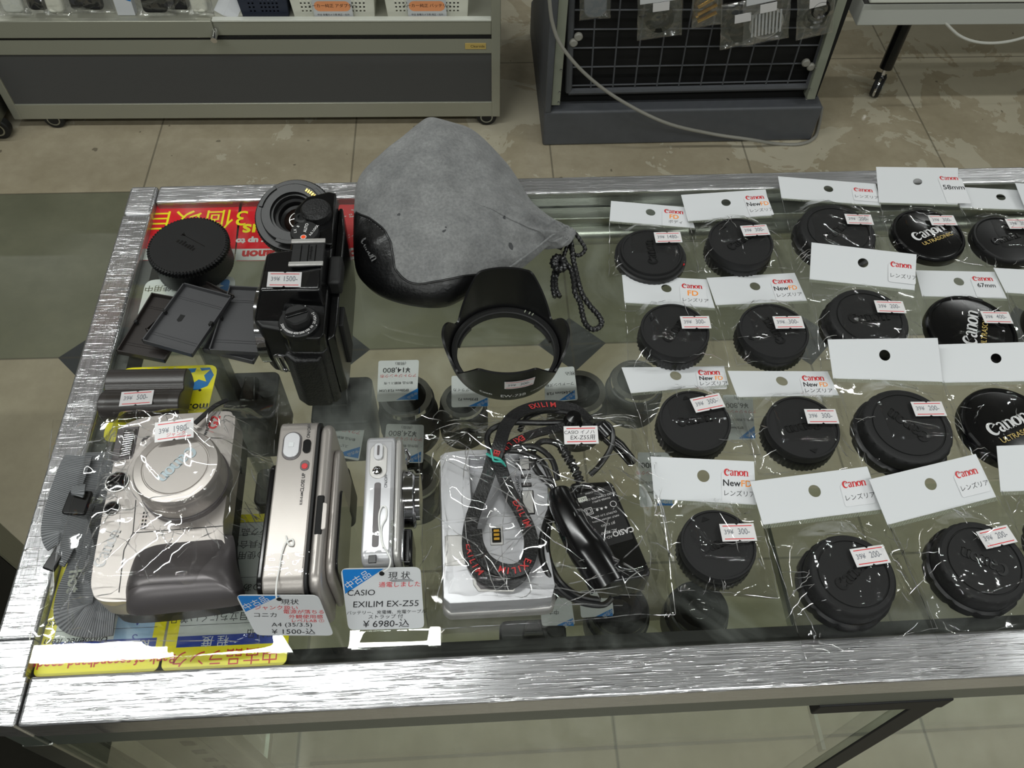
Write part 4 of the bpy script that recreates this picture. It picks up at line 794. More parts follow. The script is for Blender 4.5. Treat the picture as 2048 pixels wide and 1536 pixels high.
PK = [  # name kind, label, card corners TL TR BR BL, z top, z bottom, cap (px, py, width px, height m, kind), label (px, py, rot, price), text, bag bottom corners BL BR, word angle, hole
 ('fd_body', 'packet of a black body cap priced 1480, back row at the far left', ((1222, 402), (1376, 415), (1390, 457), (1219, 443)), 0.004, 0.004, (1303, 503, 143, 0.012, 'body'), (1336, 475, -0.03, '1480-'), ('FD', 'ボディ'), ((1217, 556), (1392, 549)), 1.6),
 ('nfd', 'packet of a small rear cap marked New FD in the back row, price 300', ((1362, 390), (1531, 379), (1543, 432), (1376, 443)), 0.007, 0.006, (1482, 482, 132, 0.020, 'fd'), (1510, 461, 0.03, '300-'), ('New FD', 'レンズリア'), ((1395, 549), (1584, 543)), 0.6),
 ('ef', 'packet of a large rear cap priced 200, third from the left in the back row', ((1556, 353), (1751, 368), (1762, 412), (1563, 397)), 0.006, 0.006, (1676, 460, 158, 0.018, 'ef'), (1718, 439, -0.10, '200-'), ('', 'レンズリア'), ((1590, 560), (1776, 560)), 0.7),
 ('c58', 'packet of a 58mm cap with silver and gold print, tallest card of back row', ((1752, 334), (1916, 336), (1915, 410), (1758, 406)), 0.009, 0.007, (1858, 467, 143, 0.009, 'frontp'), (1885, 441, -0.06, '300-'), ('58mm', ''), ((1780, 508), (1966, 535)), 0.38),
 ('c58', 'packet of a 58mm front cap cut by the right edge of the picture, back row', ((1914, 374), (2082, 383), (2095, 422), (1920, 416)), 0.004, 0.004, (2012, 477, 128, 0.010, 'front'), (2040, 448, -0.06, '300-'), ('58mm', ''), ((1972, 536), (2130, 545)), 0.3),
 ('x', 'white packet card peeking in at the upper right edge of the picture', ((2030, 366), (2200, 378), (2215, 425), (2048, 412)), 0.010, 0.008, (2140, 470, 128, 0.009, 'front'), (2190, 450, -0.06, '300-'), ('58mm', ''), ((2070, 540), (2240, 548)), 0.3),
 ('fd', 'packet of a black rear cap marked FD, leftmost of the second row, price 300', ((1244, 550), (1413, 559), (1430, 617), (1249, 606)), 0.005, 0.005, (1350, 660, 141, 0.017, 'fd'), (1391, 645, -0.05, '300-'), ('FD', 'レンズリア'), ((1254, 737), (1455, 744)), 0.9),
 ('nfd', 'packet of a rear cap marked New FD, second from the left in the second row', ((1413, 556), (1589, 546), (1614, 602), (1432, 611)), 0.007, 0.006, (1548, 660, 142, 0.018, 'fd'), (1577, 645, -0.04, '300-'), ('New FD', 'レンズリア'), ((1470, 742), (1662, 728)), 1.9),
 ('ef', 'packet of a large rear cap whose white card covers the cap behind it, price 200', ((1623, 485), (1833, 509), (1829, 581), (1619, 559)), 0.027, 0.018, (1738, 636, 166, 0.019, 'ef'), (1780, 614, -0.10, '200-'), ('', 'レンズリア'), ((1640, 745), (1850, 735)), 0.05),
 ('c67', 'packet of a 67mm front cap with silver lettering, fourth in the second row', ((1831, 541), (1989, 544), (2014, 598), (1844, 593)), 0.009, 0.008, (1945, 657, 178, 0.009, 'frontp'), (1993, 635, -0.09, '400-'), ('67mm', ''), ((1870, 745), (2060, 745)), 1.15),
 ('x', 'packet card cut by the right edge in the second row', ((1987, 536), (2150, 545), (2170, 596), (2012, 586)), 0.012, 0.009, (2130, 650, 150, 0.009, 'front'), (2160, 630, -0.09, '400-'), ('67mm', ''), ((2030, 735), (2200, 740)), 1.15),
 ('nfd', 'packet of a New FD rear cap with tilted price label, leftmost of the third row', ((1243, 735), (1448, 733), (1457, 770), (1262, 787)), 0.002, 0.002, (1390, 840, 147, 0.018, 'fd'), (1415, 806, 0.17, '300-'), ('New FD', 'レンズリア'), ((1299, 914), (1520, 912)), 0.15),
 ('nfd', 'packet of a rear cap marked New FD, second from the left in the third row', ((1455, 742), (1655, 743), (1678, 791), (1475, 795)), 0.006, 0.006, (1606, 853, 150, 0.018, 'fd'), (1643, 833, -0.06, '300-'), ('New FD', 'レンズリア'), ((1515, 953), (1726, 948)), 3.3),
 ('ef', 'packet of a large rear cap with plain white card in the third row, price 200', ((1655, 679), (1875, 676), (1885, 764), (1666, 757)), 0.026, 0.012, (1817, 850, 186, 0.021, 'ef'), (1857, 818, -0.05, '200-'), ('', 'レンズリア'), ((1735, 955), (1950, 945)), 2.3),
 ('big', 'packet of a large silver lettered front cap at the right edge, third row', ((1877, 689), (2100, 683), (2110, 762), (1883, 766)), 0.016, 0.010, (2018, 850, 186, 0.010, 'frontp'), (2120, 815, 0.0, '200-'), ('77mm', ''), ((1945, 960), (2130, 960)), 0.35),
 ('nfd', 'packet of a textured rear cap marked New FD, leftmost of the front row', ((1301, 913), (1508, 923), (1512, 1010), (1308, 998)), 0.019, 0.010, (1437, 1088, 155, 0.018, 'fd'), (1476, 1065, -0.04, '300-'), ('New FD', 'レンズリア'), ((1355, 1186), (1556, 1199)), 0.3),
 ('ef', 'packet of a large rear cap overhanging the steel front rail, middle of the front row', ((1500, 963), (1734, 933), (1765, 1019), (1526, 1050)), 0.021, 0.013, (1706, 1148, 184, 0.023, 'ef'), (1740, 1112, 0.08, '200-'), ('', 'レンズリア'), ((1609, 1320), (1874, 1258)), 0.65),
 ('ef', 'packet of a large rear cap with steeply tilted card, right of the front row', ((1738, 959), (1951, 908), (1992, 994), (1775, 1050)), 0.023, 0.015, (1968, 1122, 186, 0.021, 'ef'), (1993, 1074, 0.16, '200-'), ('', 'レンズリア'), ((1878, 1295), (2110, 1230)), 2.6),
 ('x', 'packet card cut by the right edge in the front row', ((1993, 892), (2200, 885), (2210, 975), (2001, 984)), 0.020, 0.014, (2170, 1080, 180, 0.020, 'ef'), (2200, 1030, 0.0, '200-'), ('', 'レンズリア'), ((2075, 1215), (2270, 1200)), 0.5),
]
for i, (code, lab, q, zt, zb, cap, lbl, txt, bb, wrot) in enumerate(PK):
    TL, TR = at(*q[0], zt), at(*q[1], zt); BR, BL = at(*q[2], zb), at(*q[3], zb)
    px_, py_, wpx, h, kind = cap; cc = at(px_, py_, h + 0.001); r = (at(px_ + wpx / 2, py_, h + 0.001) - at(px_ - wpx / 2, py_, h + 0.001)).length / 2
    if kind == 'ef': r *= 0.97
    xd = (BR - BL); ang = math.atan2(xd.y, xd.x)
    t, Xi = thingW('lens_cap_packet', lab, 'lens cap packet', (cc.x, cc.y, 0.0), ang, 'lens caps in clear hanging packets')
    # header card
    g = G(); nxv = (TR - TL).cross(BL - TL).normalized() * -1
    if nxv.z < 0: nxv = -nxv
    hole_uv = (0.50, 0.40); nu, nv = 24, 10; ex = TR - TL; W_ = (ex.length + (BR - BL).length) / 2; H_ = ((BL - TL).length + (BR - TR).length) / 2; hr = 0.0042
    P = lambda u, v, o=0.0: TL.lerp(TR, u).lerp(BL.lerp(BR, u), v) + nxv * o
    hc = Vector((0.5 * W_, 0.40 * H_)); outer = []; inner = []; n = 48
    for k in range(n):
        a = 2 * PI * k / n; dx, dy = math.cos(a), math.sin(a)
        tx = ((W_ - hc.x) if dx > 0 else -hc.x) / dx if abs(dx) > 1e-9 else 1e9; ty = ((H_ - hc.y) if dy > 0 else -hc.y) / dy if abs(dy) > 1e-9 else 1e9
        s_ = min(tx, ty); outer.append(((hc.x + dx * s_) / W_, (hc.y + dy * s_) / H_)); inner.append(((hc.x + dx * hr) / W_, (hc.y + dy * hr) / H_))
    corner = [(0, 0), (1, 0), (1, 1), (0, 1)]
    for c_ in corner:
        k = min(range(n), key=lambda k: math.hypot((outer[k][0] - c_[0]) * W_, (outer[k][1] - c_[1]) * H_)); outer[k] = c_
    mid = [((o_[0] + i_[0]) / 2, (o_[1] + i_[1]) / 2) for o_, i_ in zip(outer, inner)]
    V = [P(*p) for p in outer] + [P(*p) for p in mid] + [P(*p) for p in inner]
    g.raw(V, [(k, n + k, n + (k + 1) % n, (k + 1) % n) for k in range(n)] + [(n + k, 2 * n + k, 2 * n + (k + 1) % n, n + (k + 1) % n) for k in range(n)], 0, Xi)
    g.obj('header_card', 'white', t, flat=True, solid=0.0004)
    # print on the card
    ux = (TR - TL).normalized(); uy = nxv.cross(ux); Xq = Matrix.Translation(P(1.0, 0.0, 0.0005)) @ Matrix((ux, uy, nxv)).transposed().to_4x4()
    g = G(); Z = Xi @ Xq; xr = -0.0125; k_ = H_ / 0.034
    lines = [l for l in (txt[0],) if l]
    y0 = -0.30 * H_ if lines or H_ < 0.022 else -0.36 * H_
    logo(g, 0.0165, xr, y0, 0.0001, 0, 0, 0, Z)
    yy = y0 - 0.24 * H_
    if txt[0]:
        if 'FD' in txt[0]:
            if 'New' in txt[0]: g.text('New', 0.0066 * k_ ** 0.5, xr - 0.0035, yy, 0.0001, 0, 2, Z, bold=0.00012); g.text('FD', 0.0066 * k_ ** 0.5, xr + 0.0065, yy, 0.0001, 0, 1, Z, bold=0.00008)
            else: g.text('FD', 0.0080 * k_ ** 0.5, xr, yy, 0.0001, 0, 1, Z, bold=0.00015)
        else: g.text(txt[0], 0.0066 * k_ ** 0.5, xr + 0.001, yy, 0.0001, 0, 2, Z, bold=0.0001)
        yy -= 0.24 * H_
    else: yy -= 0.06 * H_
    if txt[1]: g.text(txt[1], 0.0044, xr + 0.0015, yy, 0.0001, 0, 2, Z, bold=0.00008)
    g.obj('card_print', ['redlogo', 'orange', 'ink'], t, flat=True)
    g = G(); bot = y0 - (0.60 if txt[0] else 0.40) * H_
    g.prism(rrect(0.0215, abs(bot - y0) + 0.003, 0.0015, cx=xr + 0.0005, cy=(bot + y0) / 2 - 0.001), 0.0, 0.00006, 0, Z); g.obj('card_sticker', 'sticker2', t, flat=True)
    # crimped seam under the card
    g = G(); m_ = int(W_ / 0.0011)
    for k in range(m_):
        u0, u1 = k / m_, (k + 0.5) / m_; a0 = BL.lerp(BR, u0) + nxv * 0.0007; a1 = BL.lerp(BR, u1) + nxv * 0.0007; dn = (BL - TL).normalized() * 0.0026
        g.poly([a0, a1, a1 + dn, a0 + dn], 0, Xi)
    g.obj('crimped_seam', 'greyprint', t, flat=True)
    # cap, film, price label
    Xc = Matrix.Translation((0, 0, 0.0012)) @ Matrix.Rotation(0, 4, 'Z')
    make_cap(kind, t, Xc, r, h, None, wrot - ang)
    b0, b1 = at(*bb[0], 0.0015), at(*bb[1], 0.0015)
    if code == 'fd' or i == 7: b0.z = b1.z = 0.006
    hf = envelope([obst_disc(cc.x, cc.y, r * 1.0, h + 0.0014, 0.9), obst_disc(cc.x, cc.y, r * 1.06, h * 0.5, 0.4)])
    film_sheet(t, (BL, BR, b1, b0), hf, 56, 56, i + 1.3, Xi=Xi, amp=0.0034, freq=34)
    fold_glint_lines(t, (BL, BR, b1, b0), hf, 16, i + 1.3, Xi, centre=(cc.x, cc.y), rad=r * 0.98, amp=0.0034, freq=34)
    g = G(); g.grid(lambda u, v: BL.lerp(BR, u).lerp(b0.lerp(b1, u), v) * 1.0 + Vector((0, 0, -(BL.z * (1 - v)) * min(1, v * 4) + 0.0004)), 10, 10, 0, Xi); g.obj('back_film', 'film', t)
    lp = at(lbl[0], lbl[1], h + 0.0030); price_label(t, Xi @ T3((lp.x, lp.y, h + 0.0032), lbl[2] + (0.02), -0.03), lbl[3])

# ------------------------------------------------------------------ toothed cap
c = at(376, 490, 0.024); t, Xi = thingW('toothed_lens_cap', 'thick black lens cap with toothed rim on the red sign', 'lens cap', (c.x, c.y, 0)); r = 0.0325
G().lathe([(r * 0.93, 0), (r * 0.95, 0.001), (r * 0.95, 0.019), (r * 1.0, 0.0195), (r * 1.0, 0.0235), (r * 0.965, 0.0245), (r * 0.93, 0.0245), (0, 0.0238)], 144, rf=lambda i, rr, z: (0.945 if (i % 2) and z > 0.019 and rr > 0.031 else (0.985 if i % 2 and z < 0.019 else 1))).obj('cap_body', 'black', t, angle=25)
g = G(); Xe = T3((0, 0.001, 0.0238), -0.62); g.box(-0.012, 0.013, 0.0050, 0.0056, 0, 0.0004, 0, Xe); g.prism([(-0.012, 0.0035), (-0.008, 0.0055), (-0.012, 0.0075)], 0, 0.0004, 0, Xe)
for k_ in range(7): g.box(-0.010 + k_ * 0.0028, -0.0085 + k_ * 0.0028, -0.0035, -0.0005 + 0.0008 * (k_ % 3), 0, 0.0004, 0, Xe)
g.obj('raised_lettering', 'black_gloss', t, flat=True)

# ------------------------------------------------------------------ upside down black lens
c = at(586, 430, 0.024); t = thing('camera_lens', 'thin black camera lens lying rear side up with gold contacts', 'lens', T3((c.x + 0.005, c.y - 0.004, 0.0145), 0.0, 0.36, -0.05)); r = 0.0325
G().lathe([(r * 0.5, -0.0130), (r * 0.88, -0.004), (r * 0.93, 0.0), (r * 0.91, 0.0), (r * 0.86, -0.003), (r * 0.5, -0.0118), (0, -0.0118)], 64).obj('clear_front_cap', 'glass', t)
G().lathe([(r * 0.90, 0), (r * 0.93, 0.002), (r * 0.93, 0.013), (r * 0.97, 0.0135), (r * 0.6, 0.0136), (r * 0.6, 0.004)], 96).obj('front_barrel', 'black_gloss', t)
G().lathe([(r * 0.75, 0.0140), (r * 0.97, 0.0136), (r, 0.014), (r, 0.0205), (r * 0.985, 0.0215), (r * 0.75, 0.0213)], 160, closed=True, rf=lambda i, rr, z: 0.978 if i % 2 else 1).obj('focus_ring', 'black', t)
G().lathe([(r * 0.42, 0.0090), (r * 0.80, 0.0205), (r * 0.985, 0.0212), (r * 0.95, 0.0225), (r * 0.80, 0.0225), (r * 0.79, 0.0265), (r * 0.77, 0.027), (r * 0.56, 0.027), (r * 0.55, 0.0245), (r * 0.50, 0.0245), (r * 0.49, 0.019), (r * 0.42, 0.0185), (r * 0.41, 0.012), (r * 0.34, 0.011)], 96, closed=True).obj('rear_mount', 'black', t)
for a in (0.4, 2.5, 4.6): G().lathe([(r * 0.86, 0.0262), (r * 0.86, 0.0285), (r * 0.76, 0.0285), (r * 0.76, 0.0262)], 96, closed=True).obj('bayonet_lug', 'black_gloss', t) if False else G().prism([(r * q * math.cos(a + s * 0.1), r * q * math.sin(a + s * 0.1)) for q, ss in ((0.86, range(-4, 5)), (0.76, range(4, -5, -1))) for s in ss], 0.0262, 0.0282).obj('bayonet_lug', 'black', t, bevel=0.0003)
g = G()
for k in range(8): a = 0.35 + k * 0.095; g.box(-0.0013, 0.0013, -0.0006, 0.0006, 0.027, 0.0275, 0, T3((r * 0.68 * math.cos(a), r * 0.68 * math.sin(a), 0), a))
g.obj('gold_contacts', 'gold', t)
G().lathe([(r * 0.34, 0.0112), (r * 0.30, 0.0130), (r * 0.18, 0.0148), (0, 0.0155)], 48).obj('rear_glass', 'lens_glass', t)
G().lathe([(r * 0.2, 0.0146), (r * 0.21, 0.0149), (r * 0.19, 0.0150)], 40, closed=True, X=T3((0.001, -0.001, 0))).obj('glass_ring', 'silver', t)

# ------------------------------------------------------------------ black film camera standing on its base
xb, xf, ya, yb_ = -0.0985, -0.1285, 0.3515, 0.489; HT = 0.077
t, Xi = thingW('film_camera', 'black film SLR camera without lens standing upright beside the grey pouch', 'camera', (-0.114, 0.42, 0))
G().prism([(xb, ya + 0.004), (xb - 0.003, ya), (xf + 0.006, ya + 0.001), (xf, ya + 0.010), (xf, yb_ - 0.012), (xf + 0.008, yb_), (xb - 0.004, yb_), (xb, yb_ - 0.004)], 0, HT - 0.016, 0, Xi).obj('body', 'leatherette', t, bevel=0.0012)
G().prism([(xb, ya + 0.004), (xb - 0.003, ya), (xf + 0.006, ya + 0.001), (xf, ya + 0.010), (xf, yb_ - 0.012), (xf + 0.008, yb_), (xb - 0.004, yb_), (xb, yb_ - 0.004)], HT - 0.016, HT, 0, Xi).obj('top_plate', 'black_gloss', t, bevel=0.0014, seg=3)
G().prism([(xf - 0.001, ya + 0.003), (xf + 0.007, ya - 0.0035), (xb - 0.006, ya - 0.0035), (xb - 0.003, ya + 0.004), (xf + 0.004, ya + 0.012)], 0.001, HT - 0.020, 0, Xi).obj('side_grip', 'leatherette', t, bevel=0.002, seg=3)
G().prism([(xb, ya + 0.006), (xb + 0.005, ya + 0.010), (xb + 0.006, 0.372), (xb + 0.006, 0.46), (xb + 0.003, 0.486), (xb, 0.486)], 0.003, HT - 0.010, 0, Xi).obj('film_door', 'black_gloss', t, bevel=0.0012)
G().box(xb + 0.005, xb + 0.0085, ya + 0.026, 0.395, 0.014, 0.058, 0, Xi).obj('memo_holder', 'black_matte', t, bevel=0.0008)
G().box(xb - 0.001, xb + 0.0085, 0.398, 0.424, HT - 0.010, HT + 0.003, 0, Xi).obj('viewfinder_eyepiece', 'rubber', t, bevel=0.002)
# prism housing
v = [(-0.151, 0.379), (-0.151, 0.421), (-0.098, 0.427), (-0.098, 0.375)]; tp = [(-0.143, 0.388), (-0.140, 0.418), (-0.101, 0.423), (-0.101, 0.383)]
def hull(b, z0, tpt, z1, g, mi, X):
    g.raw([(p[0], p[1], z0) for p in b] + [(p[0], p[1], z1[i] if isinstance(z1, (list, tuple)) else z1) for i, p in enumerate(tpt)], [(3, 2, 1, 0), (4, 5, 6, 7)] + [(i, (i + 1) % 4, 4 + (i + 1) % 4, 4 + i) for i in range(4)], mi, X); return g
hull(v, HT - 0.014, tp, (0.0855, 0.0905, 0.0925, 0.0905), G(), 0, Xi).obj('prism_housing', 'black_gloss', t, bevel=0.0018, seg=3)
G().prism([(-0.151, 0.380), (-0.146, 0.374), (-0.130, 0.370), (-0.128, 0.430), (-0.146, 0.427), (-0.151, 0.421)], 0.012, HT - 0.013, 0, Xi).obj('mirror_box', 'black', t, bevel=0.002)
Xm = Xi @ T3((-0.150, 0.3995, 0.036)) @ Matrix.Rotation(-PI / 2, 4, 'Y')
G().lathe([(0.0285, -0.004), (0.0285, 0.0025), (0.0275, 0.003), (0.0225, 0.003), (0.0225, -0.004)], 64, 0, Xm, closed=True).obj('mount_ring', 'chrome', t)
G().lathe([(0.0225, -0.003), (0, -0.003)], 40, 0, Xm).obj('mirror_chamber', 'dark', t)
# hot shoe
s0 = at(586, 490, 0.093); s1 = at(650, 525, 0.093)
G().box(-0.1225, -0.1005, 0.4035, 0.4255, 0.0895, 0.0925, 0, Xi).obj('hot_shoe_base', 'black_matte', t, bevel=0.0005)
for y in (0.4020, 0.4235): G().box(-0.1235, -0.1000, y, y + 0.0035, 0.0925, 0.0942, 0, Xi).obj('hot_shoe_rail', 'silver', t, bevel=0.0004)
g = G()
for x in (-0.1165, -0.1115, -0.1065): g.box(x, x + 0.0006, 0.4058, 0.4232, 0.0925, 0.0928, 0, Xi)
g.text('nonodyno', 0.003, -0.1095, 0.4146, 0.0929, PI / 2, 0, Xi); g.obj('shoe_spring', 'black_gloss', t)
# wind end: button, advance housing, mode dial
G().prism([(-0.126, 0.436), (-0.098, 0.434), (-0.0985, 0.487), (-0.104, 0.489), (-0.120, 0.484), (-0.128, 0.470)], HT - 0.001, HT + 0.004, 0, Xi).obj('wind_cover', 'black_gloss', t, bevel=0.001)
c = at(630, 414, 0.089); G().lathe([(0.011, HT + 0.003), (0.011, 0.0865), (0.0095, 0.0885), (0, 0.0888)], 40, 0, Xi @ T3((c.x, c.y, 0))).obj('rewind_button', 'leatherette', t, angle=30)
c = at(603, 434, 0.085); G().lathe([(0.0052, HT), (0.0052, 0.0845), (0.004, 0.0855), (0.0028, 0.0855), (0.0022, 0.0845), (0, 0.0845)], 28, 0, Xi @ T3((c.x, c.y, 0))).obj('shutter_button', 'black', t)
c = at(609, 461, 0.085); Xd = Xi @ T3((c.x, c.y, 0)); G().lathe([(0.0105, HT), (0.0105, 0.0835), (0.0098, 0.0845), (0, 0.0846)], 48, 0, Xd, rf=lambda i, r_, z: 0.985 if i % 2 else 1).obj('mode_dial', 'black_matte', t)
g = G(); e = 0.0848
g.text('AUTO', 0.0032, 0.0008, 0.003, e, 1.45, 0, Xd, bold=0.00006); g.text('A.E. LOCK', 0.0025, 0.0066, 0.0002, e, 1.1, 0, Xd, bold=0.00005); g.text('B', 0.0026, -0.005, 0.0045, e, 0.9, 0, Xd, bold=0.00006); g.text('L X', 0.0026, -0.0066, 0.0, e, 1.7, 0, Xd, bold=0.00006)
g.flat([(-0.0003 + 0.0022 * math.cos(a * PI / 12), -0.0062 + 0.0022 * math.sin(a * PI / 12)) for a in range(24)], e, 0, Xd); g.flat([(-0.0003 + 0.0017 * math.cos(a * PI / 12), -0.0062 + 0.0017 * math.sin(a * PI / 12)) for a in range(24)], e + 0.0001, 1, Xd)
g.obj('dial_markings', ['sticker', plain('orange_red_dot', (235, 80, 30), 0.4)], t, flat=True)
# film speed dial
c = at(596, 638, 0.082); Xd = Xi @ T3((c.x, c.y, 0))
G().lathe([(0.0135, HT - 0.002), (0.0135, 0.0795), (0.0128, 0.0802), (0.0, 0.0803)], 64, 0, Xd).obj('film_speed_dial', 'black', t)
G().lathe([(0.0082, 0.0803), (0.0084, 0.0862), (0.0075, 0.0875), (0, 0.0875)], 48, 0, Xd, rf=lambda i, r_, z: 1 + 0.04 * math.sin(i * 0.75)).obj('rewind_knob', 'black_matte', t)
G().box(-0.0072, 0.0072, -0.0016, 0.0016, 0.0875, 0.0888, 0, Xd @ T3((0, 0, 0), 0.35)).obj('fold_out_crank', 'black_gloss', t, bevel=0.0005)
g = G()
for k, s in enumerate(('3200', '1600', '800', '400', '200', '100', '50', '25', 'ASA', '+2')):
    a = math.radians(205 + k * 20.5); rr = 0.0109; g.text(s, 0.0024 if k < 8 else 0.0026, rr * math.cos(a), rr * math.sin(a), 0.0805, a + PI / 2, 0, Xd, bold=0.00004)
for k in (215, 262, 305, 340, 75): a = math.radians(k); g.flat([(0.0131 * math.cos(a) + 0.0004 * math.cos(b), 0.0131 * math.sin(a) + 0.0004 * math.sin(b)) for b in (0, 1, 2, 3, 4, 5)], 0.0804, 0, Xd)
g.obj('dial_numbers', 'sticker', t, flat=True)
G().box(-0.1275, -0.1235, 0.3705, 0.3745, HT - 0.001, HT + 0.0028, 0, Xi).obj('release_pin', 'black', t, bevel=0.0006)
c = at(562, 730, 0.045); Xl = Xi @ T3((xf - 0.0005, ya + 0.004, 0.047), 0.0, 0, -0.12)
G().tube([(-0.003, 0, 0.008), (-0.0055, 0.0, 0.0075), (-0.006, 0, -0.008), (-0.0035, 0, -0.0095), (-0.001, 0, -0.008), (-0.001, 0, 0.007)], 0.0016, 10, 0, Xl, closed=True).obj('strap_lug', 'chrome', t)
Xp = Xi @ T3((-0.1245, 0.3865, 0.0), 0.0)
n_ = Vector((0, -0.30, 1)).normalized()
lp = at(570, 563, 0.0885); Xlab = Xi @ Matrix.Translation((lp.x, lp.y, 0.0905)) @ Matrix.Rotation(0.10, 4, 'X') @ Matrix.Rotation(0.06, 4, 'Y')
price_label(t, Xlab, '1500-'); tape_patch(t, Xlab @ Matrix.Translation((0.003, 0, 0.0)), 0.036, 0.013)

# ------------------------------------------------------------------ plastic trays
def tray(q, z, lab, m_, notch=True, hz=0.0045):
    P = [at(*p, z) for p in q]; c = sum(P, Vector()) / 4; ex = ((P[1] - P[0]) + (P[2] - P[3])) / 2; ey = ((P[3] - P[0]) + (P[2] - P[1])) / 2; w_ = ex.length; l_ = ey.length
    rz = math.atan2(ex.y, ex.x); t, Xi = thingW('plastic_cover', lab, 'plastic cover', (c.x, c.y, z - hz), rz, 'shallow plastic battery covers')
    W2_, L2_ = w_ / 2, l_ / 2; g = G(); th = 0.0009
    g.box(-W2_, W2_, -L2_, L2_, 0, 0.001)
    for y in (L2_ * 0.62, L2_ * 0.56, -L2_ * 0.62, -L2_ * 0.69): g.box(-W2_ + th, W2_ - th, y, y + 0.0005, 0.001, 0.0014)
    g.obj('floor_plate', m_, t)
    g = G(); g.box(-W2_, W2_, L2_ - th, L2_, 0.001, hz); g.box(-W2_, W2_, -L2_, -L2_ + th, 0.001, hz); g.box(-W2_, -W2_ + th, -L2_, L2_, 0.001, hz); g.box(W2_ - th, W2_, -L2_, L2_, 0.001, hz - 0.0012); g.obj('rim', m_, t)
    g = G(); g.box(-W2_ - 0.0001, -W2_ + 0.0022, -0.0012, 0.0012, 0.001, hz + 0.0001); g.box(W2_ - 0.0022, W2_ + 0.0001, -0.0012, 0.0022, 0.001, hz); g.obj('side_notch', 'dark', t)
    if notch: G().prism([(-0.0085, -0.003), (-0.0065, -0.0042), (-0.0045, -0.003), (-0.0045, 0.003), (-0.0085, 0.003)], 0.001, 0.00115).obj('slot', 'dark', t)
    return t
tray(((303, 586), (392, 600), (329, 721), (232, 700)), 0.0055, 'dark brown plastic cover lying lowest at the left of the cover pile', 'brown_tray', False)
tray(((391, 553), (455, 583), (372, 702), (300, 660)), 0.0100, 'black plastic cover mostly hidden under the grey cover with a slot', 'brown_tray', False)
tray(((470, 585), (556, 608), (518, 723), (407, 700)), 0.0055, 'dark grey plastic cover sticking out under the topmost covers', 'grey_tray', False)
tray(((348, 561), (439, 588), (406, 710), (303, 684)), 0.0155, 'grey plastic cover with a small rectangular slot on top of the pile', 'grey_tray', True)
tray(((440, 571), (527, 578), (547, 702), (437, 699)), 0.0110, 'grey plastic cover lying against the black film camera', 'grey_tray', False)

# ------------------------------------------------------------------ battery
bx0 = at(203, 790, 0.014); bx1 = at(375, 790, 0.014); c = (bx0 + bx1) / 2; cy = (at(300, 745, 0.018).y + at(290, 812, 0.018).y) / 2
t, Xi = thingW('battery_pack', 'dark brown ribbed camera battery with price label 500 by the steel rail', 'battery', (c.x, cy, 0), -0.02); Lb = 0.0565
prof = []
for k in range(9): a = PI + PI * k / 8 * 0.5; prof.append((-0.0115 + 0.008 * math.cos(a), 0.008 + 0.008 * math.sin(a)))
prof = [(-0.0195, 0.007), (-0.017, 0.001), (-0.012, 0), (0.012, 0), (0.017, 0.001), (0.0195, 0.007), (0.0195, 0.014), (0.0165, 0.0195), (0.0105, 0.0205), (0.0045, 0.0195), (0.001, 0.0172), (-0.002, 0.0185), (-0.0055, 0.0208), (-0.0115, 0.0215), (-0.0165, 0.0195), (-0.0195, 0.0145)]
prof = [(p.x, p.y) for p in smooth_path([(a, b, 0) for a, b in prof], 4, True)]
G().prism(prof, -Lb / 2, Lb / 2, 0, Matrix(((0, 0, 1, 0), (1, 0, 0, 0), (0, 1, 0, 0), (0, 0, 0, 1)))).obj('shell', 'battery', t, bevel=0.0006, angle=40)
Xlab = T3((-0.001, -0.0105, 0.0221), 0.06, 0.02); price_label(t, Xlab, '500-', 0.0225, 0.012); tape_patch(t, Xlab, 0.044, 0.0145)

# ------------------------------------------------------------------ petal lens hood
c = at(1011, 701, 0.006); t, Xi = thingW('lens_hood', 'black petal shaped lens hood standing open end up on the glass', 'lens hood', (c.x, c.y, 0)); R0, R1 = 0.0402, 0.0490
def hood_h(a):                                   # a: 0 = +X; long petals at +Y and -Y, short ones at +X and -X
    a = a % (2 * PI); d = lambda b: abs((a - b + PI) % (2 * PI) - PI)
    dl = min(d(PI / 2 - 0.03), d(-PI / 2 - 0.03)); ds = min(d(-0.02), d(PI + 0.04)); 
    L_ = 0.045 if dl < 0.42 else max(0.0, 0.045 - (dl - 0.42) * 0.062)
    S_ = 0.029 * math.sqrt(max(0.0, 1 - (ds / 0.62) ** 2)) if ds < 0.62 else 0
    return max(L_, S_ + 0.0, 0.0115)
nA = 240
hs = [hood_h(2 * PI * i / nA) for i in range(nA)]; hs = [(hs[i - 2] + hs[i - 1] * 2 + hs[i] * 3 + hs[(i + 1) % nA] * 2 + hs[(i + 2) % nA]) / 9 for i in range(nA)]
g = G(); rows = 12; vv = []
prf = lambda f, h: (R0 + 0.0015 + (R1 - R0) * (f * h / 0.045) ** 0.8 if f > 0 else R0 + 0.0015)
for sd in (0, 1):
    for j in range(rows):
        f_ = j / (rows - 1)
        for i in range(nA):
            a = 2 * PI * i / nA; h = hs[i]; rr = prf(f_, h) - (0.0018 if sd else 0); vv.append((rr * math.cos(a), rr * math.sin(a), f_ * h))
ff = []
for sd in (0, 1):
    o_ = sd * rows * nA
    for j in range(rows - 1):
        for i in range(nA):
            q = (o_ + j * nA + i, o_ + j * nA + (i + 1) % nA, o_ + (j + 1) * nA + (i + 1) % nA, o_ + (j + 1) * nA + i); ff.append(q if not sd else q[::-1])
for i in range(nA): ff.append(((rows - 1) * nA + i, (rows - 1) * nA + (i + 1) % nA, (2 * rows - 1) * nA + (i + 1) % nA, (2 * rows - 1) * nA + i)); ff.append((rows * nA + i, rows * nA + (i + 1) % nA, (i + 1) % nA, i))
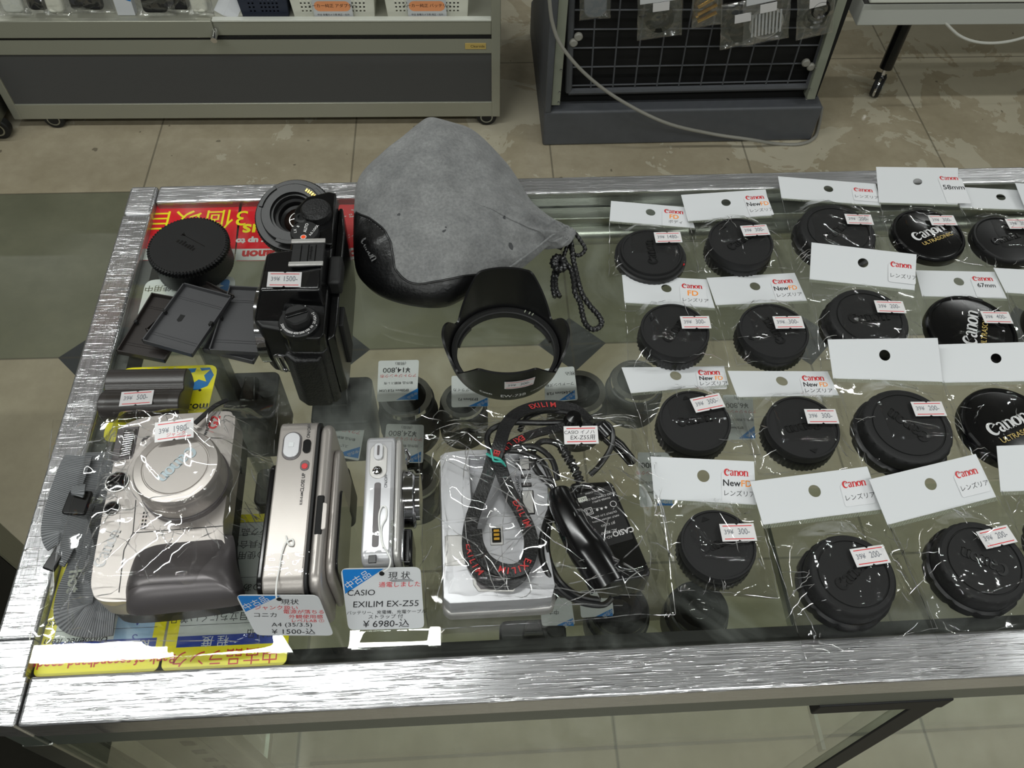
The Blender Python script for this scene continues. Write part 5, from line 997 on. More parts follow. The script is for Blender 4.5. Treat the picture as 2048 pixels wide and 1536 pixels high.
g.raw(vv, ff); M['hood'] = plain('satin_black_hood', (16, 16, 17), 0.30, spec=0.5, grain=0.00005, gscale=2500); g.obj('petal_shell', 'hood', t, angle=50)
G().lathe([(R0 + 0.001, 0.0005), (R0 + 0.001, 0.0085), (R0 - 0.001, 0.009), (R0 - 0.002, 0.0065), (R0 - 0.0028, 0.006), (R0 - 0.003, 0.0005)], 120, closed=True).obj('bayonet_ring', 'black_matte', t)
for a0 in (0.55, 2.65, 4.75): G().prism([((R0 - q) * math.cos(a0 + s * 0.07), (R0 - q) * math.sin(a0 + s * 0.07)) for q, ss in ((0.0022, range(-4, 5)), (0.0046, range(4, -5, -1))) for s in ss], 0.001, 0.0035).obj('bayonet_tab', 'black', t)
g = G()
for a in (0.95, 1.02, 1.12): g.box(-0.0012, 0.0012, -0.0004, 0.0004, 0.0092, 0.0098, 0, T3(((R0 - 0.0008) * math.cos(a), (R0 - 0.0008) * math.sin(a), 0), a))
g.obj('lock_marks', 'greyprint', t)
def on_hood(a, zz, off=0.0004):
    h = 0.045; f_ = zz / h; rr = R0 + 0.0015 + (R1 - R0) * (zz / 0.045) ** 0.8 + off; slope = math.atan2((R1 - R0), 0.045)
    return Matrix.Translation((rr * math.cos(a), rr * math.sin(a), zz)) @ Matrix.Rotation(a + PI / 2, 4, 'Z') @ Matrix.Rotation(PI / 2 + slope, 4, 'X')
# curved label: short strips following the hood
def bend(g0, a, zz, off):
    out = G()
    for vtx in g0.v:
        aa = a + vtx[0] / R1; Y = on_hood(aa, zz, off); q = Y @ Vector((0, vtx[1], vtx[2])); out.v.append(tuple(q))
    out.f = g0.f; out.m = g0.m; return out
g0 = G()
for k in range(12): x0 = -0.01125 + k * 0.001875; g0.rect(x0, x0 + 0.001875, -0.0062, 0.0062, 0, 0); g0.rect(x0 if k else x0 + 0.001, x0 + 0.001875 if k < 11 else x0 + 0.001, 0.0042, 0.0048, 0.0001, 1); g0.rect(x0 if k else x0 + 0.001, x0 + 0.001875 if k < 11 else x0 + 0.001, -0.0048, -0.0042, 0.0001, 1)
g0.text('39¥', 0.0048, -0.006, 0, 0.0002, 0, 2, sx=0.85); g0.text('300-', 0.006, 0.004, 0, 0.0002, 0, 2, sx=0.72)
bend(g0, -PI / 2 + 0.16, 0.028, 0.0003).obj('price_label', ['sticker', 'red', 'dotink'], t, flat=True)
g0 = G(); g0.text('EW-73B', 0.0062, 0, 0, 0.0001, 0, 0, bold=0.00004); logo(g0, 0.0105, -0.0225, 0.0012, 0.0001, 0, 0, 0); g0.text('CANON INC.', 0.0032, 0.024, 0.001, 0.0001, 0, 0)
bend(g0, -PI / 2 + 0.08, 0.009, 0.0002).obj('lettering', 'silverprint', t, flat=True)

# ------------------------------------------------------------------ grey suede pouch with black leather base
M['suede'] = None
def suede_mat():
    s = N('grey_suede'); co = s.co()
    n1 = s.ramp(s.noise(35, 5, 0.65), 0.3, 0.7); n2 = s.ramp(s.noise(420, 3, 0.7), 0.35, 0.65)
    c = s.mix(n1, rgb(106, 107, 107), rgb(136, 137, 136)); c = s.mix(s.math('MULTIPLY', n2, 0.4), c, rgb(72, 72, 74))
    spots = s.math('GREATER_THAN', s.noise(75, 2, 0.4), 0.755); c = s.mix(s.math('MULTIPLY', spots, 0.8), c, rgb(44, 45, 48))
    nm = s.bump(s.noise(900, 3, 0.7), 0.6, 0.0006, s.bump(s.noise(28, 4, 0.6), 0.5, 0.004))
    return s.pbr(c, 0.9, 0.0, nm, 0.15, **{'Sheen Weight': 0.15, 'Sheen Roughness': 0.5})
M['suede'] = suede_mat()
outline_px = [(862, 243), (834, 256), (800, 284), (764, 312), (730, 345), (714, 372), (709, 408), (707, 450), (707, 497), (712, 540), (728, 566), (757, 588), (800, 603), (850, 611), (893, 609), (926, 594), (950, 577),
              (985, 560), (1020, 547), (1050, 530), (1078, 508), (1098, 492), (1124, 494), (1141, 486), (1152, 464), (1140, 455), (1112, 444), (1085, 425), (1062, 405), (1040, 370), (1016, 335), (984, 300), (944, 267), (905, 252)]
def pouch_z(px, py):                              # height of the middle of the pouch under each pixel of its outline
    return 0.016 + 0.040 * max(0.0, min(1.0, (600 - py) / 350)) * max(0.15, min(1.0, (1160 - px) / 300))
cpx = (900, 440); OW = [at(x, y, pouch_z(x, y)) for x, y in outline_px]; OW = smooth_path(OW, 9, True); CW = at(*cpx, pouch_z(*cpx)); nO = len(OW)
nv = Vector((0.02, -0.16, 1)).normalized()
t, Xi = thingW('drawstring_pouch', 'grey suede lens pouch with black leather base lying open end right', 'pouch', (CW.x, CW.y, 0))
def to_px(p):
    q = CAMR @ (Vector(p) - EYE); return (1024 + F * q.x / q.z, 768 + F * q.y / q.z)
curve_px = smooth_path([(690, 423, 0), (707, 424, 0), (727, 432, 0), (752, 447, 0), (775, 470, 0), (785, 500, 0), (789, 533, 0), (805, 556, 0), (830, 568, 0), (862, 566, 0), (905, 557, 0), (945, 551, 0), (985, 549, 0), (1010, 552, 0)], 8)
def leather_side(px, py):                         # signed distance in pixels: positive on the leather base
    best = 1e9; sg = 1
    for a, b in zip(curve_px, curve_px[1:]):
        d_ = b - a; L_ = d_.length_squared; s_ = max(0, min(1, ((px - a.x) * d_.x + (py - a.y) * d_.y) / L_)); qx, qy = a.x + d_.x * s_, a.y + d_.y * s_
        e = math.hypot(px - qx, py - qy)
        if e < best: best = e; sg = 1 if (d_.x * (py - a.y) - d_.y * (px - a.x)) > 0 else -1
    return best * sg
nR = 46; vt = []; side = []
neckdir = at(1145, 470, 0.02)
for lay in (1, -1):
    for j in range(nR + 1):
        rho = math.sin(PI / 2 * j / nR) if lay > 0 else j / nR
        for i in range(nO):
            o = OW[i]; base = CW.lerp(o, rho); rr = (o - CW).length
            th = (0.030 if lay > 0 else 0.028) * max(0.0, 1 - rho ** 2.4) ** 0.5
            nk = (base - neckdir).length; th *= min(1.0, 0.25 + nk / 0.09)
            q = base * 30; wr = noise.noise(Vector((q.x, q.y, 3.1))) * 0.0055 + noise.noise(Vector((q.x * 2.6, q.y * 2.2, 7.7))) * 0.0020
            an = math.atan2(base.y - neckdir.y, base.x - neckdir.x); wr += 0.0032 * math.sin(an * 17 + 2.0 * noise.noise(q * 0.5)) * math.exp(-(nk / 0.055) ** 2) * (1 if nk > 0.006 else 0.3)
            fall = min(1.0, (1 - rho) * 6 + 0.15)
            p = base + nv * (lay * th + wr * fall * (1 if lay > 0 else 0.2)); p.z = max(p.z, 0.0012)
            vt.append(p)
NV = (nR + 1) * nO
pxs = [to_px(p) for p in vt[:NV]]; sd = [leather_side(*p) if p[1] > 400 else -50 for p in pxs]
gs, gl = G(), G(); fs, fl = [], []
for j in range(nR):
    for i in range(nO):
        q = (j * nO + i, j * nO + (i + 1) % nO, (j + 1) * nO + (i + 1) % nO, (j + 1) * nO + i)
        (fl if sum(sd[k] for k in q) > 0 else fs).append(q)
ob_leather = [i for i in range(nO) if sd[nR * nO + i] > 0]
for j in range(nR):
    for i in range(nO):
        q = (NV + j * nO + i, NV + j * nO + (i + 1) % nO, NV + (j + 1) * nO + (i + 1) % nO, NV + (j + 1) * nO + i)
        pp = to_px(vt[q[0]]); (fl if leather_side(*pp) > 0 and pp[1] > 400 else fs).append(q[::-1])
for i in range(nO): (fl if sd[nR * nO + i] > 0 else fs).append((nR * nO + i, nR * nO + (i + 1) % nO, NV + nR * nO + (i + 1) % nO, NV + nR * nO + i))
def sub_mesh(faces, off):
    used = {}; V = []; Fc = []
    for q in faces:
        r_ = []
        for k in q:
            if k not in used:
                used[k] = len(V); p = vt[k].copy()
                if k < NV and 0 < abs(sd[k]) < 6: 
                    pass
                V.append(p + nv * (off if k < NV else -off * 0.5))
            r_.append(used[k])
        Fc.append(tuple(r_))
    return G().raw(V, Fc, 0, Xi)
sub_mesh(fs, 0.0).obj('suede_body', 'suede', t, angle=80)
sub_mesh(fl, 0.0).obj('leather_base', 'leather', t, angle=80)
def on_pouch(px, py, off=0.0008):                 # nearest point of the upper side under a pixel
    k = min(range(NV), key=lambda k: (pxs[k][0] - px) ** 2 + (pxs[k][1] - py) ** 2); return vt[k] + nv * off
seam = [on_pouch(p.x, p.y, 0.0004) for p in curve_px[10:-6:2]]
seam = [(seam[max(0, i - 1)] + seam[i] * 2 + seam[min(len(seam) - 1, i + 1)]) / 4 for i in range(len(seam))]
G().tube(smooth_path(seam, 3), 0.0009, 8, 0, Xi).obj('leather_edge', 'leather', t)
# embossed script on the leather
a_ = on_pouch(722, 470, 0.0008); b_ = on_pouch(755, 535, 0.0008); ux = (b_ - a_).normalized(); nz = (EYE - a_).normalized(); nz = (nz - ux * nz.dot(ux)).normalized(); uy = nz.cross(ux)
Xl = Xi @ Matrix.Translation((a_ + b_) / 2 + nz * 0.0008) @ Matrix((ux, uy, nz)).transposed().to_4x4(); g = G(); logo(g, 0.022, 0, 0, 0.0004, 0, 0, 0.0008, Xl); g.obj('embossed_script', 'leather', t)
# folded hem at the mouth and the inner dark mouth
hem = [on_pouch(x, y, 0.0006) for x, y in ((1000, 548), (1040, 520), (1080, 490), (1105, 470), (1120, 466), (1134, 478))]
G().tube(smooth_path(hem, 6), 0.0011, 8, 0, Xi).obj('folded_hem', 'suede', t)
g = G(); mq = [at(1098, 490, 0.012), at(1112, 472, 0.022), at(1134, 480, 0.016), at(1122, 499, 0.006)]; g.poly(mq, 0, Xi); g.obj('pouch_mouth', 'black_matte', t, solid=0.002)
# braided drawstring
def braid(px_pts, r, n=10, closed=False):
    P_ = smooth_path([at(x, y, z) for x, y, z in px_pts], 12, closed); L_ = len(P_)
    g = G()
    g.tube(P_, r, 12, 0, Xi, rf=lambda i, k: 1 + 0.20 * math.sin(k * PI / 6 * 3 + i * 1.3), closed=closed); return g
braid([(1140, 470, .014), (1148, 465, .016), (1160, 480, .012), (1170, 498, .008), (1160, 510, .006), (1148, 508, .006), (1138, 490, .010)], 0.0016).obj('cord_loop', 'cord', t)
braid([(1136, 474, .014), (1134, 492, .010), (1128, 510, .006), (1124, 522, .005)], 0.0016).obj('cord_strand', 'cord', t)
braid([(1140, 474, .014), (1144, 500, .010), (1147, 522, .006), (1152, 545, .005), (1158, 570, .005), (1165, 590, .004), (1180, 612, .003), (1196, 630, .003), (1203, 645, .003), (1196, 656, .003), (1182, 658, .003), (1170, 646, .003), (1164, 625, .003), (1160, 605, .004), (1150, 585, .006), (1147, 560, .006), (1141, 538, .006), (1128, 524, .006)], 0.0021).obj('cord_strand', 'cord', t)
braid([(1124, 520, .006), (1114, 516, .008), (1108, 526, .009), (1116, 538, .008), (1128, 532, .008), (1124, 520, .006)], 0.0034).obj('cord_knot', 'cord', t)
for dx in (0, 7): braid([(1112 + dx, 535, .005), (1106 + dx * 0.8, 556, .003), (1106 + dx * 0.9, 578, .003), (1110 + dx * 1.4, 594, .003)], 0.0019).obj('cord_end', 'cord', t)

# ------------------------------------------------------------------ silver compact film camera standing on its side with its hang tag
ZC = 0.062; a = at(519.5, 1184.6, ZC); b = at(605.5, 1184.6, ZC); c_ = at(562.5, 836, ZC); d_ = at(635, 836, ZC)
xl, xr, y0_, y1_ = (a.x + c_.x) / 2, (b.x + d_.x) / 2, a.y, c_.y
t, Xi = thingW('compact_camera', 'champagne silver compact film camera with CLOSE UP lettering standing upright', 'camera', ((xl + xr) / 2, (y0_ + y1_) / 2, 0), 0.0)
RX = Matrix(((1, 0, 0, 0), (0, 0, 1, 0), (0, -1, 0, 0), (0, 0, 0, 1)))
def yprism(g, prof, ya_, yb_, mi, X): # profile in x, z extruded along y
    Y = Matrix(((1, 0, 0, 0), (0, 0, 1, 0), (0, 1, 0, 0), (0, 0, 0, 1))); return g.prism(prof, ya_, yb_, mi, X @ Y)
def body_outline(y0, y1, z1, r, n=6):     # side view in y, z with rounded upper corners
    p = [(y0, 0.001), (y1, 0.001)]
    for i in range(n + 1): q = PI / 2 * i / n; p.append((y1 - r + r * math.cos(q), z1 - r + r * math.sin(q)))
    for i in range(n + 1): q = PI / 2 + PI / 2 * i / n; p.append((y0 + r + r * math.cos(q), z1 - r + r * math.sin(q)))
    return p
YZ = Matrix(((0, 0, 1, 0), (1, 0, 0, 0), (0, 1, 0, 0), (0, 0, 0, 1)))
G().prism(body_outline(y0_, y1_, ZC, 0.010), xl, xr, 0, Xi @ YZ).obj('body_shell', 'champagne', t, bevel=0.0012, seg=3)
G().prism(body_outline(y0_ + 0.001, y1_ - 0.030, ZC - 0.0015, 0.009), xl - 0.0035, xl - 0.0002, 0, Xi @ YZ).obj('film_door', 'black_gloss', t, bevel=0.001)
G().prism(body_outline(y0_, y1_, ZC - 0.0004, 0.010), xr + 0.0002, xr + 0.0016, 0, Xi @ YZ).obj('seam', 'black_matte', t)
G().prism(body_outline(y0_ + 0.001, y1_ - 0.001, ZC - 0.0012, 0.011), xr + 0.0017, xr + 0.0095, 0, Xi @ YZ).obj('front_shell', 'champagne', t, bevel=0.0040, seg=5)
G().prism(body_outline(y0_ + 0.012, y1_ - 0.014, ZC - 0.010, 0.012), xr + 0.0096, xr + 0.0140, 0, Xi @ YZ).obj('sliding_cover', 'champagne', t, bevel=0.0018, seg=4)
G().prism(body_outline(y0_ + 0.020, y1_ - 0.042, ZC - 0.018, 0.006), xr + 0.0141, xr + 0.0154, 0, Xi @ YZ).obj('cover_window', 'smoke', t, bevel=0.0005)
p = at(652, 880, ZC - 0.006); G().box(p.x - 0.004, p.x + 0.004, p.y - 0.008, p.y + 0.006, ZC - 0.014, ZC - 0.0065, 0, Xi).obj('cover_hinge_gap', 'dark', t, bevel=0.001)
p = at(641, 1030, ZC); G().box(xr + 0.0035, xr + 0.0080, p.y - 0.012, p.y + 0.014, ZC - 0.008, ZC - 0.0008, 0, Xi).obj('finger_slot', 'dark', t, bevel=0.001)
G().prism(rrect(0.004, 0.018, 0.0018), 0, 0.0012, 0, Xi @ T3((xr + 0.0082, p.y + 0.0, ZC - 0.0022))).obj('slide_lever', 'champagne', t, bevel=0.0005)
Zt = ZC + 0.0001
def slot(px, py, w_, l_, m_, nm, h0=0.0, h1=0.0008, r_=None, par=None, X=None, z=Zt):
    p = at(px, py, z); return G().prism(rrect(w_, l_, r_ or min(w_, l_) * 0.49, 8), h0, h1, 0, (X or Xi) @ T3((p.x, p.y, z - 0.0004))).obj(nm, m_, par or t, bevel=0.0003)
slot(584, 892, 0.0118, 0.0205, 'champ_dark', 'button_recess'); slot(584, 892, 0.0098, 0.0178, 'silver_white', 'shutter_button', 0.0004, 0.0022)
slot(583.5, 892, 0.0034, 0.0034, 'white', 'lens_zoom_mark', 0.0022, 0.0025, 0.0003); slot(614, 893, 0.0048, 0.0098, 'black_gloss', 'power_switch', 0, 0.0014)
slot(609.5, 931, 0.0055, 0.0075, 'champ_dark', 'mode_recess'); slot(609.5, 933, 0.0038, 0.0040, 'redlogo', 'mode_button', 0.0004, 0.0013)
g = G()
p = at(618, 862, Zt); g.text('ON/OFF', 0.0029, p.x, p.y, Zt + 0.0001, PI / 2, 0, Xi, bold=0.00004)
p = at(606, 965, Zt); g.text('CLOSE UP', 0.0029, p.x, p.y, Zt + 0.0001, PI / 2, 0, Xi, bold=0.00006)
p = at(603, 997, Zt); g.text('0.35-0.6M', 0.0021, p.x, p.y, Zt + 0.0001, PI / 2, 0, Xi, bold=0.00004); g.obj('top_lettering', 'ink', t, flat=True)
def tape3(par, q, z, Xi_, nm='clear_tape', sink=None):
    P_ = [at(x, y, zz) for (x, y), zz in zip(q, z)]; g = G()
    g.grid(lambda u, v: P_[0].lerp(P_[1], u).lerp(P_[3].lerp(P_[2], u), v) + Vector((0, 0, 0.0006 * noise.noise(Vector((u * 7, v * 7, P_[0].x * 90))) + 0.0007)), 16, 12, 0, Xi_); return g.obj(nm, 'film_big', par)
tape3(t, ((533, 1109), (608, 1104), (606, 1148), (527, 1152)), (ZC,) * 4, Xi); tape3(t, ((618, 1102), (643, 1098), (637, 1152), (612, 1150)), (ZC, ZC - 0.004, ZC - 0.004, ZC), Xi)
sp = [(572, 1072, ZC + .0005), (577, 1088, ZC + .001), (586, 1090, ZC + .001), (585, 1079, ZC + .001), (572, 1085, ZC + .001), (563, 1110, ZC + .001), (559, 1135, ZC + .001), (554, 1160, ZC + .001), (552, 1183, ZC + .001), (553, 1196, 0.060)]
G().tube(smooth_path([at(*p) for p in sp], 8), 0.0005, 6, 0, Xi).obj('tag_string', 'string', t)

def hang_tag(name, label, quad, zt, zb, lines, Xlines, group='white price tags with blue corners hanging from cameras', curl=0.0):
    P_ = [at(*quad[0], zt), at(*quad[1], zt), at(*quad[2], zb), at(*quad[3], zb)]
    ux = (P_[1] - P_[0] + P_[2] - P_[3]).normalized(); uy = ((P_[0] - P_[3]) + (P_[1] - P_[2])).normalized(); nz = ux.cross(uy).normalized(); uy = nz.cross(ux)
    c = sum(P_, Vector()) / 4; X = Matrix.Translation(c) @ Matrix((ux, uy, nz)).transposed().to_4x4(); t = thing(name, label, 'price tag', X)
    Q = [(X.inverted() @ p) for p in P_]; W_ = ((Q[1] - Q[0]).length + (Q[2] - Q[3]).length) / 2; H_ = ((Q[0] - Q[3]).length + (Q[1] - Q[2]).length) / 2
    Q2 = [Vector((q.x, q.y)) for q in Q]; G().prism(quad_round(Q2, 0.004), -0.0002, 0.0002).obj('card', 'white', t)
    def pos(u, v): p = Q2[0].lerp(Q2[1], u).lerp(Q2[3].lerp(Q2[2], u), v); return p
    g = G(); e = 0.0003; g.flat([tuple(pos(*q)) for q in ((0.02, 0.04), (0.035, 0.012), (0.54, 0.012), (0.02, 0.40))], e, 0)
    p = pos(0.185, 0.185); ang = math.atan2((pos(0.54, 0.02) - pos(0.02, 0.38)).y, (pos(0.54, 0.02) - pos(0.02, 0.38)).x); g.text('中古品', 0.0064 * W_ / 0.05, p.x + 0.0008, p.y, e + 0.0001, ang, 1, bold=0.0003)
    for s, sz, u, v, mi, *rest in lines: p = pos(u, v); g.text(s, sz, p.x, p.y, e + 0.0001, rest[0] if rest else 0, mi, shear=0.12)
    for u0, v0, u1, v1, mi in Xlines: p, q = pos(u0, v0), pos(u1, v1); d = (q - p).normalized(); n_ = Vector((-d.y, d.x)) * 0.00018; g.flat([tuple(p - n_), tuple(q - n_), tuple(q + n_), tuple(p + n_)], e + 0.0001, mi)
    p = pos(0.51, 0.085); g.flat([(p.x + 0.0016 * math.cos(k * PI / 8), p.y + 0.0016 * math.sin(k * PI / 8)) for k in range(16)], e + 0.0002, 4)
    g.obj('tag_print', ['blue', 'sticker', 'ink', 'redpen', 'dark'], t, flat=True); return t
hang_tag('price_tag', 'white price tag with blue corner hanging before the champagne compact camera', ((471, 1190), (636, 1190), (668, 1271), (513, 1270)), 0.060, 0.024,
    [('現状', 0.0052, 0.62, 0.16, 2), ('ジャンク扱い', 0.0042, 0.42, 0.30, 3), ('電源が落ちる', 0.0040, 0.74, 0.40, 3), ('外観使用感', 0.0040, 0.74, 0.52, 3), ('レベルAB ①', 0.0036, 0.74, 0.62, 3), ('コニカ', 0.0048, 0.24, 0.48, 2), ('A4 (35/3.5)', 0.0052, 0.52, 0.72, 2), ('¥ 1500-込', 0.0062, 0.50, 0.90, 2)], [])
hang_tag('price_tag', 'white price tag reading 6980 hanging before the bright silver compact camera', ((681, 1137), (841, 1134), (849, 1256), (697, 1260)), 0.050, 0.012,
    [('現 状', 0.0058, 0.72, 0.13, 2), ('通電しました', 0.0042, 0.72, 0.27, 3), ('CASIO', 0.0058, 0.22, 0.39, 2), ('EXILIM EX-Z55', 0.0062, 0.52, 0.58, 2), ('バッテリー、充電機、充電ケーブル', 0.0030, 0.52, 0.715, 2), ('ストラップ 付', 0.0034, 0.50, 0.79, 2), ('¥ 6980-込', 0.0068, 0.50, 0.91, 2)], [(0.60, 0.195, 0.88, 0.19, 2), (0.62, 0.215, 0.90, 0.21, 2)])

# ------------------------------------------------------------------ bright silver digital compact
ZX = 0.057; a = at(719, 1122, ZX); b = at(789, 1115, ZX); c_ = at(734.6, 868, ZX); d_ = at(786, 866, ZX); f1 = at(798, 1110, ZX); xl, xr, xf_, y0_, y1_ = a.x * .5 + c_.x * .5, (b.x + d_.x) / 2, at(798, 980, ZX).x + 0.0008, a.y, c_.y
t, Xi = thingW('digital_camera', 'bright silver digital compact camera standing upright beside the cable bag', 'camera', ((xl + xr) / 2, (y0_ + y1_) / 2, 0))
G().prism(body_outline(y0_, y1_, ZX, 0.007), xl, xr, 0, Xi @ YZ).obj('body_shell', 'silver_white', t, bevel=0.0022, seg=4)
G().prism(body_outline(y0_ + 0.001, y1_ - 0.0005, ZX - 0.0010, 0.007), xr + 0.0002, xf_, 0, Xi @ YZ).obj('front_shell', 'silver', t, bevel=0.0022, seg=4)
G().prism(body_outline(y0_ + 0.004, y0_ + 0.060, 0.046, 0.002), xf_, xf_ + 0.0016, 0, Xi @ YZ).obj('front_panel', 'chrome', t, bevel=0.0006)
G().lathe([(0.019, 0), (0.019, 0.006), (0.0175, 0.007), (0.0165, 0.0075), (0.0165, 0.010), (0.012, 0.0105), (0, 0.0100)], 56, 0, Xi @ T3((xf_ + 0.0005, y1_ - 0.034, 0.030)) @ Matrix.Rotation(PI / 2, 4, 'Y')).obj('lens_barrel', 'chrome', t)
G().box(xf_ - 0.001, xf_ + 0.006, y0_ + 0.006, y0_ + 0.030, 0.006, 0.036, 0, Xi).obj('hand_grip', 'black_gloss', t, bevel=0.002)
slot(757, 922, 0.0108, 0.0250, 'silver', 'control_recess', X=Xi, z=ZX + 0.0002); slot(757.5, 905, 0.0058, 0.0118, 'silver_white', 'shutter_button', 0.0006, 0.0026, X=Xi, z=ZX + 0.0002)
slot(757.5, 904, 0.0014, 0.0072, 'champ_dark', 'button_groove', 0.0026, 0.0029, 0.0006, X=Xi, z=ZX + 0.0002)
p = at(755, 943, ZX); G().lathe([(0.0029, 0.0003), (0.0029, 0.0016), (0.0019, 0.0019), (0.0015, 0.0012), (0, 0.0014)], 28, 0, Xi @ T3((p.x, p.y, ZX))).obj('power_button', 'chrome', t)
slot(753, 1028, 0.0040, 0.0430, 'champ_dark', 'name_strip', 0, 0.0007, 0.0015, X=Xi, z=ZX); slot(745, 1119, 0.0046, 0.0048, 'black_gloss', 'strip_end', 0, 0.0012, 0.0003, X=Xi, z=ZX)
g = G(); p = at(772, 962, ZX); g.text('ON/OFF', 0.0026, p.x, p.y, ZX + 0.0002, PI / 2, 0, Xi); g.obj('top_lettering', 'ink', t, flat=True)
g = G(); p = at(784, 1068, ZX - 0.001); g.text('DIGITAL CAMERA', 0.0022, p.x, p.y, ZX + 0.0001, PI / 2, 0, Xi); g.obj('front_lettering', 'greyprint', t, flat=True)
tape3(t, ((741, 978), (797, 976), (792, 1104), (728, 1106)), (ZX,) * 4, Xi)
sp = [(766, 1095, ZX + .001), (759, 1060, ZX + .001), (758, 1030, ZX + .001), (764, 1013, ZX + .001), (772, 1016, ZX + .001), (772, 1035, ZX + .001), (763, 1055, ZX + .001), (765, 1085, ZX + .001), (775, 1105, ZX), (781, 1120, ZX), (777, 1136, 0.054), (767, 1143, 0.050)]
G().tube(smooth_path([at(*p) for p in sp], 8), 0.0005, 6, 0, Xi).obj('tag_string', 'string', t)
G().tube([Vector((xf_ + 0.002, y1_ - 0.008, 0.050)), Vector((xf_ + 0.004, y1_ - 0.010, 0.044)), Vector((xf_ + 0.002, y1_ - 0.012, 0.038))], 0.0012, 8, 0, Xi).obj('strap_lug', 'chrome', t)

# ------------------------------------------------------------------ bagged champagne digital camera with its strap
ZG = 0.041
FP = [(252, 848), (300, 833), (380, 826), (452, 822), (466, 830), (470, 850), (452, 1000), (447, 1060), (461, 1160), (452, 1178), (330, 1196), (236, 1204), (196, 1200), (184, 1182), (183, 1150), (200, 1050), (222, 950), (238, 870)]
t, Xi = thingW('digital_camera', 'champagne digital camera in a clear bag, lying on its back with closed round lens', 'camera', (-0.198, 0.256, 0))
pts = [at(x, y, ZG) for x, y in FP]; pts = [(p.x, p.y) for p in smooth_path([Vector((p.x, p.y, 0)) for p in pts], 5, True)]
G().prism(pts, 0.020, ZG, 0, Xi).obj('front_shell', 'champagne', t, bevel=0.0035, seg=4)
cxy = (sum(p[0] for p in pts) / len(pts), sum(p[1] for p in pts) / len(pts))
G().prism([(cxy[0] + (p[0] - cxy[0]) * 0.97, cxy[1] + (p[1] - cxy[1]) * 0.98) for p in pts], 0.001, 0.0215, 0, Xi).obj('rear_shell', 'black_matte', t, bevel=0.001)
gp_ = [at(x, y, ZG + 0.012) for x, y in ((268, 1072), (300, 1060), (380, 1052), (444, 1048), (456, 1060), (462, 1110), (478, 1172), (462, 1192), (340, 1206), (246, 1212), (234, 1186), (240, 1140), (250, 1095))]
gp_ = [(p.x, p.y) for p in gp_]; mxy = (sum(p[0] for p in gp_) / len(gp_), sum(p[1] for p in gp_) / len(gp_)); g = G(); nr = 14; gpS = [(p.x, p.y) for p in smooth_path([Vector((x, y, 0)) for x, y in gp_], 6, True)]; n = len(gpS); V = []
for j in range(nr + 1):
    rho = 1 - j / nr
    for x, y in gpS:
        px_, py_ = mxy[0] + (x - mxy[0]) * rho, mxy[1] + (y - mxy[1]) * rho; v_ = (py_ - (mxy[1] - 0.024)) / 0.048
        z = ZG - 0.003 + 0.016 * (1 - rho ** 5) ** 0.6 * (0.62 + 0.38 * math.cos((v_ - 0.25) * PI * 1.6)) 
        V.append((px_, py_, z))
F_ = [(j * n + i, j * n + (i + 1) % n, (j + 1) * n + (i + 1) % n, (j + 1) * n + i) for j in range(nr) for i in range(n)]
g.raw(V, F_, 0, Xi); g.obj('hand_grip', 'champ_dark', t, angle=70)
lc = at(352, 932, 0.064); Xq = Xi @ T3((lc.x, lc.y, 0)); rl_ = (at(441, 945, 0.064) - at(263, 945, 0.064)).length / 2
G().lathe([(rl_ * 1.02, ZG - 0.004), (rl_ * 1.02, ZG + 0.0045), (rl_ * 0.985, ZG + 0.005)], 96, 0, Xq).obj('lens_ring', 'champ_dark', t)
G().lathe([(rl_ * 0.985, ZG + 0.004), (rl_ * 0.985, 0.0585), (rl_ * 0.97, 0.0595), (rl_ * 0.975, 0.0605), (rl_ * 0.975, 0.0625), (rl_ * 0.93, 0.0645), (rl_ * 0.76, 0.0650), (rl_ * 0.745, 0.0644), (rl_ * 0.725, 0.0644), (rl_ * 0.71, 0.0650), (0, 0.0650)], 120, 0, Xq).obj('lens_cap', 'champagne', t)
g = G(); lrot = math.radians(-128); logo(g, 0.027, 0.0005, 0.0005, 0.0651, lrot, 0, 0.0003, Xq); g.obj('cap_lettering', plain('pale_blue_silver_print', (176, 190, 196), 0.3, 0.6), t, flat=True)
def face(px, py, z=ZG): p = at(px, py, z); return Vector((p.x, p.y, z))
fl = [face(*q) for q in ((236, 857), (279, 853), (266, 917), (222, 924))]; g = G(); g.prism([(p.x, p.y) for p in fl], ZG - 0.001, ZG + 0.0006, 0, Xi); g.obj('flash_frame', 'champ_dark', t, bevel=0.0005)
fl = [face(*q) for q in ((250, 862), (275, 860), (263, 912), (238, 917))]; g = G(); g.prism([(p.x, p.y) for p in fl], ZG + 0.0006, ZG + 0.0012, 0, Xi); 
for k in range(12):
    a_ = fl[0].lerp(fl[3], (k + 0.5) / 12); b_ = fl[1].lerp(fl[2], (k + 0.5) / 12); g.tube([a_ + Vector((0.001, 0, 0.0013)), b_ + Vector((-0.001, 0, 0.0013))], 0.00035, 5, 0, Xi)
g.obj('flash_lens', 'chrome', t)
for (x, y, rr, m_) in ((235, 964, 0.0068, 'smoke'), (224, 1017, 0.0045, 'smoke'), (296, 884, 0.0040, 'champ_dark')):
    p = face(x, y); G().lathe([(rr * 1.12, 0), (rr * 1.1, 0.0008), (rr, 0.0009), (rr * 0.97, 0.0002)], 40, 0, Xi @ T3(p)).obj('window_ring', 'silver', t); G().lathe([(rr * 0.97, 0.0004), (rr * 0.5, 0.0009), (0, 0.0011)], 32, 0, Xi @ T3(p)).obj('front_window', m_, t)
g = G()
for i_ in range(5):
    for j_ in range(2): p = face(288 + j_ * 6 - i_ * 1.2, 1026 + i_ * 7.5); g.flat(rrect(0.0011, 0.0015, 0.0002, 2, cx=p.x, cy=p.y), ZG + 0.00015, 0, Xi)
